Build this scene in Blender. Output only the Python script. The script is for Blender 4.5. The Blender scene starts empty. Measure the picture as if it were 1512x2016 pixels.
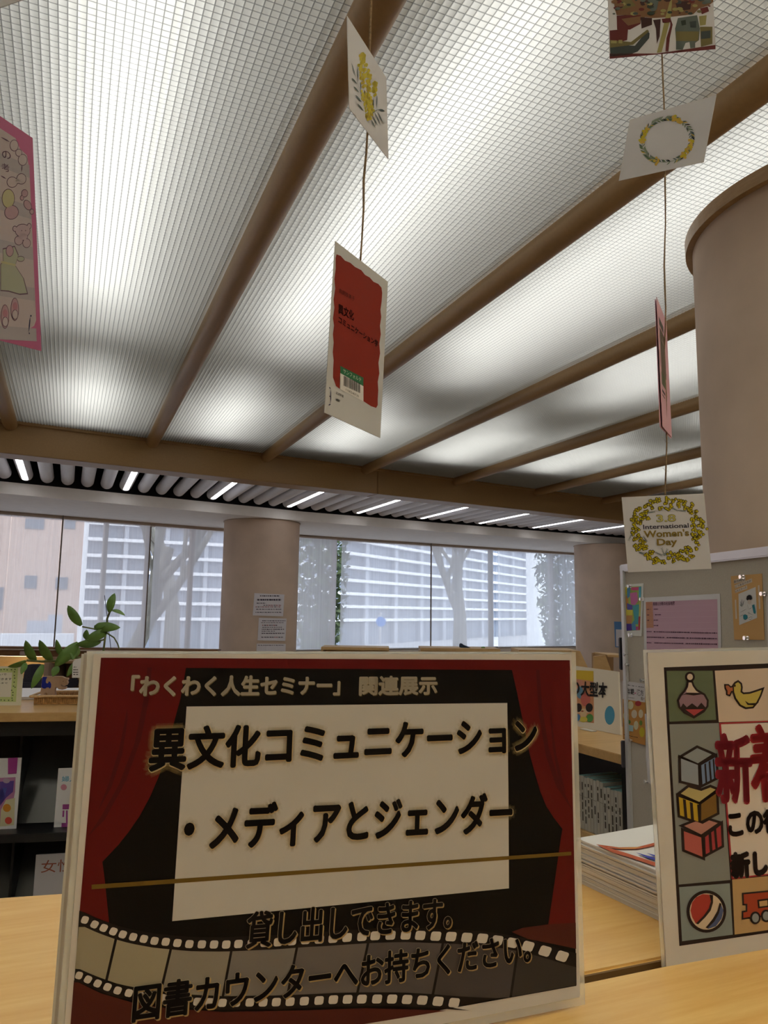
import bpy, bmesh, math, random
import numpy as np
from mathutils import Vector, Matrix
random.seed(7)
rng = np.random.default_rng(7)
SC = bpy.context.scene
COL = SC.collection

# ------------------------------------------------------------------ camera
F, CX, CY = 1450.0, 756.0, 1008.0
CZ = 1.15
def _n(v): return v/np.linalg.norm(v)
_up = _n(np.array([905.0-CX, -9775.0-CY, F]))
_v1 = np.array([133.0-CX, 1195.0-CY, F])
_y = _n(_v1-_up*(_v1@_up)); _x = np.cross(_y, _up)
RM = np.stack([_x, _y, _up])
C0 = np.array([0, 0, CZ])
cam_d = bpy.data.cameras.new('camera'); cam = bpy.data.objects.new('camera', cam_d); COL.objects.link(cam)
cam_d.sensor_fit = 'VERTICAL'; cam_d.sensor_height = 24; cam_d.sensor_width = 24
cam_d.lens = 24*F/2016; cam_d.clip_start = .02; cam_d.clip_end = 400
M = Matrix.Identity(4)
for i in range(3):
    M[i][0] = RM[i][0]; M[i][1] = -RM[i][1]; M[i][2] = -RM[i][2]
M[2][3] = CZ
cam.matrix_world = M
SC.camera = cam

# ------------------------------------------------------------------ world, exposure
vs = SC.view_settings
vs.view_transform = 'Standard'; vs.look = 'None'; vs.gamma = 1; vs.use_curve_mapping = False
vs.exposure = 0.0
SC.cycles.max_bounces = 8; SC.cycles.diffuse_bounces = 4; SC.cycles.transparent_max_bounces = 40
SC.cycles.sample_clamp_indirect = 6
W = bpy.data.worlds.new('overcast_sky'); SC.world = W; W.use_nodes = True
_nt = W.node_tree; _bg = _nt.nodes['Background']
SKY_STRENGTH = 3.4
_tc = _nt.nodes.new('ShaderNodeTexCoord'); _sx = _nt.nodes.new('ShaderNodeSeparateXYZ'); _cr = _nt.nodes.new('ShaderNodeValToRGB')
_cr.color_ramp.elements[0].position = 0.0; _cr.color_ramp.elements[0].color = (.80, .86, 1.0, 1)
_cr.color_ramp.elements[1].position = 0.9; _cr.color_ramp.elements[1].color = (.86, .92, 1.0, 1)
_nt.links.new(_tc.outputs['Generated'], _sx.inputs[0]); _nt.links.new(_sx.outputs['Z'], _cr.inputs[0]); _nt.links.new(_cr.outputs[0], _bg.inputs[0])
_bg.inputs[1].default_value = SKY_STRENGTH

FLOOR = -0.12
CEIL = 3.0
RIBS = [-2.05, -0.65, 0.744, 2.075, 3.43, 4.875, 6.38, 7.80, 9.2, 10.6, 12.0]
BEAM = lambda x: 8.22+.148*x
# fluorescent tubes above the luminous ceiling, two lines of them per bay
def tube_lamp(x, y0, y1, z, power, col):
    ld = bpy.data.lights.new('fluorescent_tube_light', 'AREA'); ld.shape = 'RECTANGLE'
    ld.size = .32; ld.size_y = y1-y0; ld.energy = power*(y1-y0); ld.color = col
    lo = bpy.data.objects.new('fluorescent_tube_light', ld); lo.location = (x, (y0+y1)/2, z); COL.objects.link(lo)
LAMP_P = 3.9
for i in range(len(RIBS)-1):
    xm = (RIBS[i]+RIBS[i+1])/2
    yb = BEAM(xm)
    for (a, b) in ((-5.2, -2.2), (-1.6, 1.2), (1.75, 5.15), (6.35, yb-.15)):
        dx = .03*math.sin(i*2.1)
        tube_lamp(xm+dx, a, b, CEIL+.42, LAMP_P*(2.5 if b < 1.6 else 1.0), (1.0, .955, .89) if b < 1.6 else (.97, .975, 1.0))  # out-of-view tubes made stronger and warmer to light the counter and signs

# ------------------------------------------------------------------ projection helpers (turn a place seen in the photo into a point on a real surface)
def ray(px, py): return RM@np.array([px-CX, py-CY, F])
def onz(px, py, z):
    d = ray(px, py); t = (z-CZ)/d[2]; return C0+d*t
def onpl(px, py, p0, n):
    d = ray(px, py); t = ((np.array(p0)-C0)@n)/(d@n); return C0+d*t
def atd(px, py, dist):
    d = ray(px, py); return C0+d*(dist/math.hypot(d[0], d[1]))
UP = np.array([0, 0, 1.0])

# ------------------------------------------------------------------ materials
MATS = {}
def mat(name, col, rough=.6, spec=.3, metal=0, coat=0, noise=None, bump=None, trans=0, emit=None):
    if name in MATS: return MATS[name]
    m = bpy.data.materials.new(name); m.use_nodes = True; MATS[name] = m
    nt = m.node_tree; b = nt.nodes['Principled BSDF']
    b.inputs['Base Color'].default_value = (*col, 1); b.inputs['Roughness'].default_value = rough
    b.inputs['Specular IOR Level'].default_value = spec; b.inputs['Metallic'].default_value = metal
    b.inputs['Coat Weight'].default_value = coat
    b.inputs['Coat Roughness'].default_value = .12
    if trans: b.inputs['Transmission Weight'].default_value = trans
    if emit: b.inputs['Emission Color'].default_value = (*emit[0], 1); b.inputs['Emission Strength'].default_value = emit[1]
    if noise:
        sc, amt, stretch = noise
        tc = nt.nodes.new('ShaderNodeTexCoord'); mp = nt.nodes.new('ShaderNodeMapping'); nz = nt.nodes.new('ShaderNodeTexNoise')
        mp.inputs['Scale'].default_value = stretch; nz.inputs['Scale'].default_value = sc; nz.inputs['Detail'].default_value = 5
        rp = nt.nodes.new('ShaderNodeMapRange'); rp.inputs['To Min'].default_value = 1-amt; rp.inputs['To Max'].default_value = 1+amt
        rp.inputs['From Min'].default_value = .3; rp.inputs['From Max'].default_value = .7
        mx = nt.nodes.new('ShaderNodeVectorMath'); mx.operation = 'SCALE'; mx.inputs[0].default_value = col
        nt.links.new(tc.outputs['Object'], mp.inputs[0]); nt.links.new(mp.outputs[0], nz.inputs['Vector'])
        nt.links.new(nz.outputs['Fac'], rp.inputs['Value']); nt.links.new(rp.outputs[0], mx.inputs['Scale'])
        nt.links.new(mx.outputs[0], b.inputs['Base Color'])
        if bump:
            bp = nt.nodes.new('ShaderNodeBump'); bp.inputs['Strength'].default_value = bump; bp.inputs['Distance'].default_value = .002
            nt.links.new(nz.outputs['Fac'], bp.inputs['Height']); nt.links.new(bp.outputs[0], b.inputs['Normal'])
    return m
def ink(name, r, g, b, rough=.55):          # printed colour, 0..1 linear reflectance
    return mat('ink_'+name, (r, g, b), rough, .12)
def glowmat(name, col, alpha):
    if name in MATS: return MATS[name]
    m = bpy.data.materials.new(name); m.use_nodes = True; MATS[name] = m; nt = m.node_tree
    b = nt.nodes['Principled BSDF']; b.inputs['Base Color'].default_value = (*col, 1); b.inputs['Roughness'].default_value = .6
    b.inputs['Specular IOR Level'].default_value = .2; b.inputs['Alpha'].default_value = alpha
    return m

def wood(name, c1, c2, scale, axis=(1, 12, 12), rough=.35, coat=.15, spec=.4):
    if name in MATS: return MATS[name]
    m = bpy.data.materials.new(name); m.use_nodes = True; MATS[name] = m; nt = m.node_tree
    b = nt.nodes['Principled BSDF']; b.inputs['Roughness'].default_value = rough; b.inputs['Coat Weight'].default_value = coat
    b.inputs['Coat Roughness'].default_value = .25
    b.inputs['Specular IOR Level'].default_value = spec
    tc = nt.nodes.new('ShaderNodeTexCoord'); mp = nt.nodes.new('ShaderNodeMapping'); mp.inputs['Scale'].default_value = axis
    nz = nt.nodes.new('ShaderNodeTexNoise'); nz.inputs['Scale'].default_value = scale; nz.inputs['Detail'].default_value = 7; nz.inputs['Roughness'].default_value = .6
    nz2 = nt.nodes.new('ShaderNodeTexNoise'); nz2.inputs['Scale'].default_value = scale*.22; nz2.inputs['Detail'].default_value = 2
    ad = nt.nodes.new('ShaderNodeMath'); ad.operation = 'ADD'; hf = nt.nodes.new('ShaderNodeMath'); hf.operation = 'MULTIPLY'; hf.inputs[1].default_value = .5
    cr = nt.nodes.new('ShaderNodeValToRGB'); cr.color_ramp.elements[0].position = .35; cr.color_ramp.elements[1].position = .65
    cr.color_ramp.elements[0].color = (*c1, 1); cr.color_ramp.elements[1].color = (*c2, 1)
    L = nt.links.new
    L(tc.outputs['Object'], mp.inputs[0]); L(mp.outputs[0], nz.inputs['Vector']); L(mp.outputs[0], nz2.inputs['Vector'])
    L(nz.outputs['Fac'], ad.inputs[0]); L(nz2.outputs['Fac'], ad.inputs[1]); L(ad.outputs[0], hf.inputs[0]); L(hf.outputs[0], cr.inputs[0]); L(cr.outputs[0], b.inputs['Base Color'])
    return m

# ------------------------------------------------------------------ object helpers
def link(name, me, parent=None):
    o = bpy.data.objects.new(name, me); COL.objects.link(o)
    if parent is not None: o.parent = parent
    return o
def tag(o, label, cat, group=None, kind=None):
    o['label'] = label; o['category'] = cat
    if group: o['group'] = group
    if kind: o['kind'] = kind
    return o
def empty(name, loc=(0, 0, 0), label=None, cat=None, group=None, kind=None):
    o = bpy.data.objects.new(name, None); COL.objects.link(o); o.location = loc; o.empty_display_size = .05
    if label: tag(o, label, cat, group)
    if kind: o['kind'] = kind
    return o
class MB:
    """collects faces in world coordinates; build() links them as one mesh object"""
    def __init__(s): s.v = []; s.f = []; s.m = []; s.mats = []; s.smooth = []
    def mi(s, m):
        if m not in s.mats: s.mats.append(m)
        return s.mats.index(m)
    def face(s, pts, m, smooth=False):
        k = len(s.v); s.v += [tuple(map(float, p)) for p in pts]; s.f.append(tuple(range(k, k+len(pts)))); s.m.append(s.mi(m)); s.smooth.append(smooth)
    def raw(s, vs, fs, m, smooth=False):
        k = len(s.v); s.v += [tuple(map(float, p)) for p in vs]
        for f in fs: s.f.append(tuple(k+i for i in f)); s.m.append(s.mi(m)); s.smooth.append(smooth)
    def box(s, c, u, v, w, m):               # centre and three half-axis vectors
        c, u, v, w = map(np.array, (c, u, v, w))
        p = [c+a*u+b*v+d*w for a in (-1, 1) for b in (-1, 1) for d in (-1, 1)]
        s.raw(p, [(0, 1, 3, 2), (4, 6, 7, 5), (0, 4, 5, 1), (2, 3, 7, 6), (0, 2, 6, 4), (1, 5, 7, 3)], m)
    def abox(s, x0, x1, y0, y1, z0, z1, m):
        s.box(((x0+x1)/2, (y0+y1)/2, (z0+z1)/2), ((x1-x0)/2, 0, 0), (0, (y1-y0)/2, 0), (0, 0, (z1-z0)/2), m)
    def tube(s, pts, r, m, n=10, caps=True, smooth=True):
        pts = [np.array(p, float) for p in pts]; rs = r if isinstance(r, (list, tuple)) else [r]*len(pts)
        vs, fs = [], []; ref = None
        for i, p in enumerate(pts):
            t = _n(pts[min(i+1, len(pts)-1)]-pts[max(i-1, 0)])
            if ref is None: ref = np.array([0, 0, 1.0]) if abs(t[2]) < .9 else np.array([1.0, 0, 0])
            a = _n(np.cross(t, ref)); b = np.cross(a, t)
            ref = b
            for k in range(n):
                q = 2*math.pi*k/n; vs.append(p+rs[i]*(a*math.cos(q)+b*math.sin(q)))
        for i in range(len(pts)-1):
            for k in range(n): fs.append((i*n+k, i*n+(k+1) % n, (i+1)*n+(k+1) % n, (i+1)*n+k))
        s.raw(vs, fs, m, smooth)
        if caps:
            s.face(vs[:n][::-1], m); s.face(vs[-n:], m)
    def prism(s, poly, d, m):                # polygon of 3-D points pushed along vector d
        poly = [np.array(p, float) for p in poly]; d = np.array(d, float); n = len(poly)
        s.raw(poly+[p+d for p in poly], [tuple(range(n))[::-1], tuple(range(n, 2*n))]+[(i, (i+1) % n, n+(i+1) % n, n+i) for i in range(n)], m)
    def lathe(s, c, prof, m, n=48, smooth=True):
        vs, fs = [], []
        for (r, z) in prof:
            for k in range(n): q = 2*math.pi*k/n; vs.append((c[0]+r*math.cos(q), c[1]+r*math.sin(q), z))
        for i in range(len(prof)-1):
            for k in range(n): fs.append((i*n+k, i*n+(k+1) % n, (i+1)*n+(k+1) % n, (i+1)*n+k))
        s.raw(vs, fs, m, smooth)
    def build(s, name, parent=None, bevel=0, kind=None):
        me = bpy.data.meshes.new(name); me.from_pydata(s.v, [], s.f)
        for m in s.mats: me.materials.append(m)
        me.polygons.foreach_set('material_index', s.m); me.polygons.foreach_set('use_smooth', s.smooth); me.update()
        bm = bmesh.new(); bm.from_mesh(me)
        bmesh.ops.remove_doubles(bm, verts=bm.verts, dist=1e-6) if s.weld else None
        # origin: put at the bounding-box base
        v = np.array(s.v); lo, hi = v.min(0), v.max(0); o0 = np.array([(lo[0]+hi[0])/2, (lo[1]+hi[1])/2, lo[2]])
        if bevel:
            bmesh.ops.remove_doubles(bm, verts=bm.verts, dist=1e-6)
            bmesh.ops.bevel(bm, geom=[e for e in bm.edges if len(e.link_faces) == 2 and e.calc_face_angle(0) > .5], offset=bevel, segments=2, affect='EDGES', clamp_overlap=True)
        bm.to_mesh(me); bm.free()
        off = Vector(o0)
        if parent is not None: off = Vector(o0)
        me.transform(Matrix.Translation(-off))
        o = link(name, me, parent); o.location = off
        if parent is not None: o.location = off-world_loc(parent)
        if kind: o['kind'] = kind
        return o
    weld = False
def world_loc(o):
    v = Vector((0, 0, 0))
    while o is not None: v += o.location; o = o.parent
    return v

class Fr:
    """a real flat sheet: origin, u to the right, v up, n towards the reader"""
    def __init__(s, o, u, v=None, n=None):
        s.o = np.array(o, float); s.u = _n(np.array(u, float)); s.v = _n(np.array(v if v is not None else UP, float))
        s.n = _n(np.cross(s.u, s.v))
        if s.n@(C0-s.o) < 0: s.n = -s.n
    def px(s, x, y):
        p = onpl(x, y, s.o, s.n)-s.o; return np.array([p@s.u, p@s.v])
    def w(s, a, lay=0.0): return s.o+s.u*a[0]+s.v*a[1]+s.n*lay
_TXT = {}
def text_geo(st, offset=0.0):
    key = (st, offset)
    if key in _TXT: return _TXT[key]
    c = bpy.data.curves.new('t', 'FONT'); c.body = st; c.offset = offset; c.resolution_u = 3; c.size = 1
    o = bpy.data.objects.new('t', c); COL.objects.link(o)
    dg = bpy.context.evaluated_depsgraph_get(); me = o.evaluated_get(dg).to_mesh()
    vs = np.array([tuple(v.co) for v in me.vertices]) if len(me.vertices) else np.zeros((0, 3))
    fs = [tuple(p.vertices) for p in me.polygons]
    o.evaluated_get(dg).to_mesh_clear(); bpy.data.objects.remove(o); bpy.data.curves.remove(c)
    _TXT[key] = (vs, fs); return _TXT[key]
def text(mb, fr, st, bl, br, top, m, lay, offset=0.0, shift=(0, 0), conv=True, ref=None):
    """lettering whose ink box runs from bottom-left to bottom-right with its top at `top` (photo places on the sheet, or u,v when conv is off)"""
    a, b, t = [fr.px(*q) if conv else np.array(q, float) for q in (bl, br, top)]
    U = b-a; wd = np.linalg.norm(U); U = U/wd; V = np.array([-U[1], U[0]]); h = (t-a)@V
    if h < 0: V = -V; h = -h
    v0, _ = text_geo(st, ref if ref is not None else 0.0); vs, fs = text_geo(st, offset)
    if not len(vs): return
    lo, hi = v0.min(0), v0.max(0); q = (vs-lo)/np.maximum(hi-lo, 1e-6)
    P = [fr.w(a+U*(wd*k[0])+V*(h*k[1])+np.array(shift), lay) for k in q]
    mb.raw(P, fs, m)
def btext(mb, fr, st, bl, br, top, m, lay, rad, shift=(0, 0), n=8):
    for k in range(n): text(mb, fr, st, bl, br, top, m, lay, 0, (shift[0]+rad*math.cos(k*6.2832/n), shift[1]+rad*math.sin(k*6.2832/n)))
    text(mb, fr, st, bl, br, top, m, lay, 0, shift)
def poly(mb, fr, pts, m, lay, conv=True):
    mb.face([fr.w(fr.px(*p) if conv else p, lay) for p in pts], m)
def dashes(mb, fr, a, b, th, m, lay, seg=14, fill=.8, conv=True):
    a, b = [fr.px(*q) if conv else np.array(q, float) for q in (a, b)]
    U = b-a; L = np.linalg.norm(U); U /= L; V = np.array([-U[1], U[0]])
    t = 0
    while t < 1:
        l = (.5+rng.random())/seg
        if rng.random() < fill:
            p, q = a+U*L*t, a+U*L*min(t+l*.8, 1); k = th*(.6+.4*rng.random())/2
            mb.face([fr.w(z, lay) for z in (p-V*k, q-V*k, q+V*k, p+V*k)], m)
        t += l
def slab(fr, u0, u1, v0, v1, th, m, name, parent=None, bevel=0):    # sheet with thickness, front face on the frame's plane
    mb = MB(); mb.box(fr.w(((u0+u1)/2, (v0+v1)/2), -th/2), fr.u*(u1-u0)/2, fr.v*(v1-v0)/2, fr.n*th/2, m)
    return mb.build(name, parent, bevel)
def rrect(cx, cy, w, h, r, n=4):
    out = []
    for (sx, sy, a0) in ((1, 1, 0), (-1, 1, 90), (-1, -1, 180), (1, -1, 270)):
        for k in range(n+1):
            a = math.radians(a0+90*k/n); out.append((cx+sx*(w/2-r)+r*math.cos(a), cy+sy*(h/2-r)+r*math.sin(a)))
    return out
def ellipse(cx, cy, a, b, n=20, rot=0):
    return [(cx+a*math.cos(t)*math.cos(rot)-b*math.sin(t)*math.sin(rot), cy+a*math.cos(t)*math.sin(rot)+b*math.sin(t)*math.cos(rot)) for t in np.linspace(0, 2*math.pi, n, endpoint=False)]

# common materials
PLASTER = mat('plaster_tan', (.60, .47, .37), .9, .1, noise=(2.2, .10, (1, 1, 1)), bump=.15)
BROWN = mat('brown_painted_wood', (.33, .20, .085), .45, .35, noise=(60, .05, (1, 1, 1)))
OFFWHITE = mat('bulkhead_paint', (.88, .86, .83), .8, .15, noise=(8, .03, (1, 1, 1)))
BLACKP = mat('black_plenum', (.012, .012, .016), .7, .2)
BAFFLE = mat('baffle_white', (.78, .78, .82), .45, .35, noise=(30, .03, (1, 1, 1)))
OAK = wood('oak_counter', (.86, .48, .14), (.96, .62, .22), 16, (1.2, 16, 10), .32, .2)
OAK2 = wood('oak_shelf', (.55, .33, .13), (.66, .42, .18), 12, (1, 12, 10), .35, .2)
BWOOD = wood('brown_carrel', (.22, .10, .05), (.28, .14, .07), 9, (1, 10, 10), .5, .05)
BLACKM = mat('black_steel', (.012, .012, .014), .35, .4)
ALU = mat('aluminium', (.62, .63, .66), .35, .5, metal=.6)
DARKP = mat('dark_plastic', (.03, .03, .04), .4, .4)
PAPER = mat('paper_white', (.62, .58, .56), .55, .3, noise=(25, .025, (1, 1, 1)))
CARD = mat('card_paper', (.60, .59, .64), .6, .25, noise=(30, .02, (1, 1, 1)))
FILM = mat('laminate_film', (.78, .77, .74), .22, .5, coat=.4)
JUTE = mat('jute_string', (.28, .19, .11), .9, .1, noise=(300, .3, (1, 1, 1)))
CLEAR = mat('clear_pin_plastic', (.9, .9, .92), .1, .5, trans=.6)

# ================================================================== STRUCTURE
# ---- floor and walls
mb = MB(); mb.abox(-7, 15, -7, 16, FLOOR-.1, FLOOR, mat('carpet', (.44, .36, .29), .95, .05, noise=(150, .15, (1, 1, 1))))
mb.build('floor', kind='structure')
WALLP = mat('wall_paint', (.74, .68, .61), .85, .15, noise=(4, .04, (1, 1, 1)))
mb = MB(); mb.abox(-7.1, -7, -7, 13, FLOOR, 3.9, WALLP); mb.build('wall_left', kind='structure')
mb = MB(); mb.abox(15, 15.1, -7, 15.5, FLOOR, 3.9, WALLP); mb.build('wall_right', kind='structure')
mb = MB(); mb.abox(-7, 15, -7.1, -7, FLOOR, 3.9, WALLP); mb.build('wall_back', kind='structure')

# ---- ceiling: roof slab, luminous panels, ribs, beam, baffles
ceiling = empty('ceiling', (0, 0, 0), kind='structure')
mb = MB(); mb.abox(-7.2, 15.2, -7.2, 16, 3.55, 3.75, mat('roof_slab_grey', (.42, .42, .41), .8, .1)); mb.build('roof_slab', ceiling)  # unseen slab, put in to keep sky light off the panels
PANEL_ROUGH = .95; PANEL_FWD = .30
def panel_material():
    m = bpy.data.materials.new('prismatic_panel'); m.use_nodes = True; nt = m.node_tree; nt.nodes.clear(); L = nt.links.new
    out = nt.nodes.new('ShaderNodeOutputMaterial'); tr = nt.nodes.new('ShaderNodeBsdfTranslucent'); df = nt.nodes.new('ShaderNodeBsdfDiffuse'); gl = nt.nodes.new('ShaderNodeBsdfGlossy')
    m1 = nt.nodes.new('ShaderNodeMixShader'); m2 = nt.nodes.new('ShaderNodeMixShader'); m1.inputs[0].default_value = .22; m2.inputs[0].default_value = .04
    gl.inputs['Roughness'].default_value = .25
    # dark refraction lines along the prism V-grooves, painted into the panel colour
    tc = nt.nodes.new('ShaderNodeTexCoord'); sp = nt.nodes.new('ShaderNodeSeparateXYZ'); L(tc.outputs['UV'], sp.inputs[0])
    prev = None
    for ax in ('X', 'Y'):
        f = nt.nodes.new('ShaderNodeMath'); f.operation = 'PINGPONG'; f.inputs[1].default_value = .5
        L(sp.outputs[ax], f.inputs[0])
        if prev is None: prev = f
        else:
            mn = nt.nodes.new('ShaderNodeMath'); mn.operation = 'MINIMUM'; L(prev.outputs[0], mn.inputs[0]); L(f.outputs[0], mn.inputs[1]); prev = mn
    mr = nt.nodes.new('ShaderNodeMapRange'); mr.inputs['From Min'].default_value = .02; mr.inputs['From Max'].default_value = .10; mr.inputs['To Min'].default_value = .30; mr.inputs['To Max'].default_value = 1
    L(prev.outputs[0], mr.inputs['Value'])
    vm = nt.nodes.new('ShaderNodeVectorMath'); vm.operation = 'SCALE'; vm.inputs[0].default_value = (.90, .90, .83)
    L(mr.outputs[0], vm.inputs['Scale']); L(vm.outputs[0], tr.inputs[0]); L(vm.outputs[0], df.inputs[0])
    rf = nt.nodes.new('ShaderNodeBsdfRefraction'); rf.inputs['Roughness'].default_value = PANEL_ROUGH; rf.inputs['IOR'].default_value = 1.45; rf.distribution = 'BECKMANN'
    m3 = nt.nodes.new('ShaderNodeMixShader'); m3.inputs[0].default_value = PANEL_FWD; L(vm.outputs[0], rf.inputs[0])
    L(tr.outputs[0], m3.inputs[1]); L(rf.outputs[0], m3.inputs[2])
    L(m3.outputs[0], m1.inputs[1]); L(df.outputs[0], m1.inputs[2]); L(m1.outputs[0], m2.inputs[1]); L(gl.outputs[0], m2.inputs[2]); L(m2.outputs[0], out.inputs[0])
    return m
PANEL = panel_material()
CELL = .0278; PD = .0115
def prism_sheet(x0, x1, y0, y1fn, name):
    nx = int(round((x1-x0)/CELL)); cx = (x1-x0)/nx
    vs, fs, uv = [], [], []
    for i in range(nx):
        xa = x0+i*cx; y1 = y1fn(xa+cx/2)
        ny = int((y1-y0)/cx)+1
        ys = y0+np.arange(ny+1)*cx
        k = np.arange(ny)
        A = np.zeros((ny, 5, 3)); A[:, :, 2] = CEIL
        A[:, 0, 0] = xa; A[:, 0, 1] = ys[:-1]; A[:, 1, 0] = xa+cx; A[:, 1, 1] = ys[:-1]
        A[:, 2, 0] = xa+cx; A[:, 2, 1] = ys[1:]; A[:, 3, 0] = xa; A[:, 3, 1] = ys[1:]
        A[:, 4, 0] = xa+cx/2; A[:, 4, 1] = ys[:-1]+cx/2; A[:, 4, 2] = CEIL-PD
        base = sum(len(q) for q in vs); vs.append(A.reshape(-1, 3))
        T = (base+k*5)[:, None, None]+np.array([[0, 4, 1], [1, 4, 2], [2, 4, 3], [3, 4, 0]])[None]
        fs.append(T.reshape(-1, 3))
        c = np.array([[0, 0], [1, 0], [1, 1], [0, 1], [.5, .5]])
        uv.append(np.tile(c[np.array([[0, 4, 1], [1, 4, 2], [2, 4, 3], [3, 4, 0]])].reshape(-1, 2), (ny, 1)))
    V = np.concatenate(vs); T = np.concatenate(fs); UVs = np.concatenate(uv)
    me = bpy.data.meshes.new(name); me.vertices.add(len(V)); me.vertices.foreach_set('co', V.ravel())
    me.loops.add(len(T)*3); me.loops.foreach_set('vertex_index', T.ravel().astype(np.int32))
    me.polygons.add(len(T)); me.polygons.foreach_set('loop_start', np.arange(len(T))*3); me.polygons.foreach_set('loop_total', np.full(len(T), 3))
    ul = me.uv_layers.new(name='UVMap'); ul.data.foreach_set('uv', UVs.ravel())
    me.materials.append(PANEL); me.update(); me.validate()
    return link(name, me, ceiling)
FLATP = None
for i in range(len(RIBS)-1):
    x0, x1 = RIBS[i], RIBS[i+1]
    xm = (x0+x1)/2
    # keep the modelled prisms to where the photo shows them
    ystart = .9 if i < 5 else (2.5 if i < 7 else 4.0)
    prism_sheet(x0, x1, ystart, lambda x: BEAM(x)+.02, 'ceiling_panel')
    mb = MB(); mb.abox(x0, x1, -7, ystart, CEIL-.004, CEIL-.002, PANEL); o = mb.build('ceiling_panel', ceiling)
    ul = o.data.uv_layers.new(name='UVMap'); ul.data.foreach_set('uv', np.full(len(o.data.loops)*2, .5))
mb = MB(); mb.abox(-7, RIBS[0], -7, 8.2, CEIL, CEIL+.03, WALLP); mb.abox(RIBS[-1], 15, -7, 11, CEIL, CEIL+.03, WALLP); mb.build('ceiling_margin', ceiling)
for x in RIBS:
    mb = MB(); zc = CEIL-.035; r = .068
    pts = [(x, -7, zc), (x, BEAM(x)+.03, zc)]
    mb.tube(pts, r, BROWN, 20); mb.build('rib', ceiling)
    # slim brown seat on which the panels rest
    mb = MB(); mb.abox(x-.055, x+.055, -7, BEAM(x)+.03, CEIL+.002, CEIL+.03, BROWN); mb.build('rib_seat', ceiling)
bd = np.array([1, .148, 0]); bd = bd/np.linalg.norm(bd); bn = np.array([-bd[1], bd[0], 0])
def beam_piece(xa, xb, z0, z1, t0, t1, name, m=BROWN, bev=.006):
    a = np.array([xa, BEAM(xa), 0]); b = np.array([xb, BEAM(xb), 0]); c = (a+b)/2+bn*(t0+t1)/2+np.array([0, 0, (z0+z1)/2])
    mb = MB(); mb.box(c, (b-a)/2, bn*(t1-t0)/2, (0, 0, (z1-z0)/2), m); return mb.build(name, ceiling, bev)
JX = onz(715, 963, 2.8)[0]
for xa, xb in ((-4.2, JX-.003), (JX+.003, 13.0)):
    beam_piece(xa, xb, 2.66, 2.975, 0, .30, 'beam')
beam_piece(-4.2, 13.0, 2.965, 2.998, -.035, .26, 'beam_trim')
beam_piece(-4.2, 13.0, 2.998, 3.6, .02, .24, 'beam_upstand', BLACKP, 0)
# window line and bulkhead, polyline in plan
WPTS = np.array([(-6.5, 11.05), (-1.0, 12.13), (.52, 12.45), (2.39, 12.83), (3.96, 13.2), (7.39, 13.55), (10.6, 13.85), (14.9, 14.3)])
def wy(x): return float(np.interp(x, WPTS[:, 0], WPTS[:, 1]))
ZB = 2.535
def fy(x): return wy(x/.84)*.84
mb = MB(); zt = 2.685
FX = [-6.5, -.84, .44, 2.0, 3.33, 6.2, 8.9, 12.5]
for a, b in zip(FX[:-1], FX[1:]):
    pa, pb = (a, fy(a)), (b, fy(b)); wa, wb = (a/.84, wy(a/.84)+.3), (b/.84, wy(b/.84)+.3)
    mb.face([(*pa, ZB), (*pb, ZB), (*pb, zt), (*pa, zt)], OFFWHITE)
    mb.face([(*pa, ZB), (*wa, ZB), (*wb, ZB), (*pb, ZB)], OFFWHITE)
    mb.face([(*pa, zt), (*pb, zt), (*wb, zt), (*wa, zt)], OFFWHITE)
    mb.face([(*wa, ZB), (*wa, zt+1), (*wb, zt+1), (*wb, ZB)], OFFWHITE)
bulk = mb.build('bulkhead', ceiling)
# dark plenum above the baffles
mb = MB(); mb.abox(-6.5, 14, 8.0, 14, 3.16, 3.2, BLACKP)
for a, b in zip(FX[:-1], FX[1:]):
    mb.face([(a, fy(a)+.03, zt), (b, fy(b)+.03, zt), (b, fy(b)+.03, 3.2), (a, fy(a)+.03, 3.2)], BLACKP)
mb.build('plenum', ceiling)
# thin grille bars inside the plenum
mb = MB()
GRM = mat('grille_grey', (.25, .26, .30), .5, .4)
for k in range(9):
    y = 8.9+k*.25
    mb.tube([(-3, y, 3.02+.03*(k % 2)), (12, y+1.9, 3.02+.03*(k % 2))], .007, GRM, 6)
mb.build('grille_bars', ceiling, kind='stuff')
# baffles
TS = .240; TZ = 2.785; TR = .080; LX0 = -.585
def add_baffle(x, lit, k):
    y0 = BEAM(x)+.22; y1 = fy(x)-.04
    mb = MB(); n = 20
    ring = [(TR*math.sin(q), -TR*math.cos(q)) for q in np.linspace(0, 2*math.pi, n, endpoint=False)]
    ys = [y0, y1-.06, y1-.03, y1-.01, y1]; rs = [1, 1, .93, .75, .45]
    vs = [(x+a*r, y, TZ+b*r) for y, r in zip(ys, rs) for a, b in ring]
    fs = [(i*n+j, i*n+(j+1) % n, (i+1)*n+(j+1) % n, (i+1)*n+j) for i in range(4) for j in range(n)]
    mb.raw(vs, fs, BAFFLE, True); mb.face(vs[-n:], BAFFLE); mb.face(vs[:n][::-1], BAFFLE)
    mb.build('baffle_tube', ceiling)
LIT = mat('lit_fluorescent', (1, 1, 1), .5, .2, emit=((1, .98, 1), 7.0))
DIFRAME = mat('lamp_rim', (.7, .7, .74), .4, .4)
ci = 0
ORD = ['first', 'second', 'third', 'fourth', 'fifth', 'sixth', 'seventh', 'eighth', 'ninth', 'tenth', 'eleventh', 'twelfth', 'thirteenth', 'fourteenth', 'fifteenth']
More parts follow.
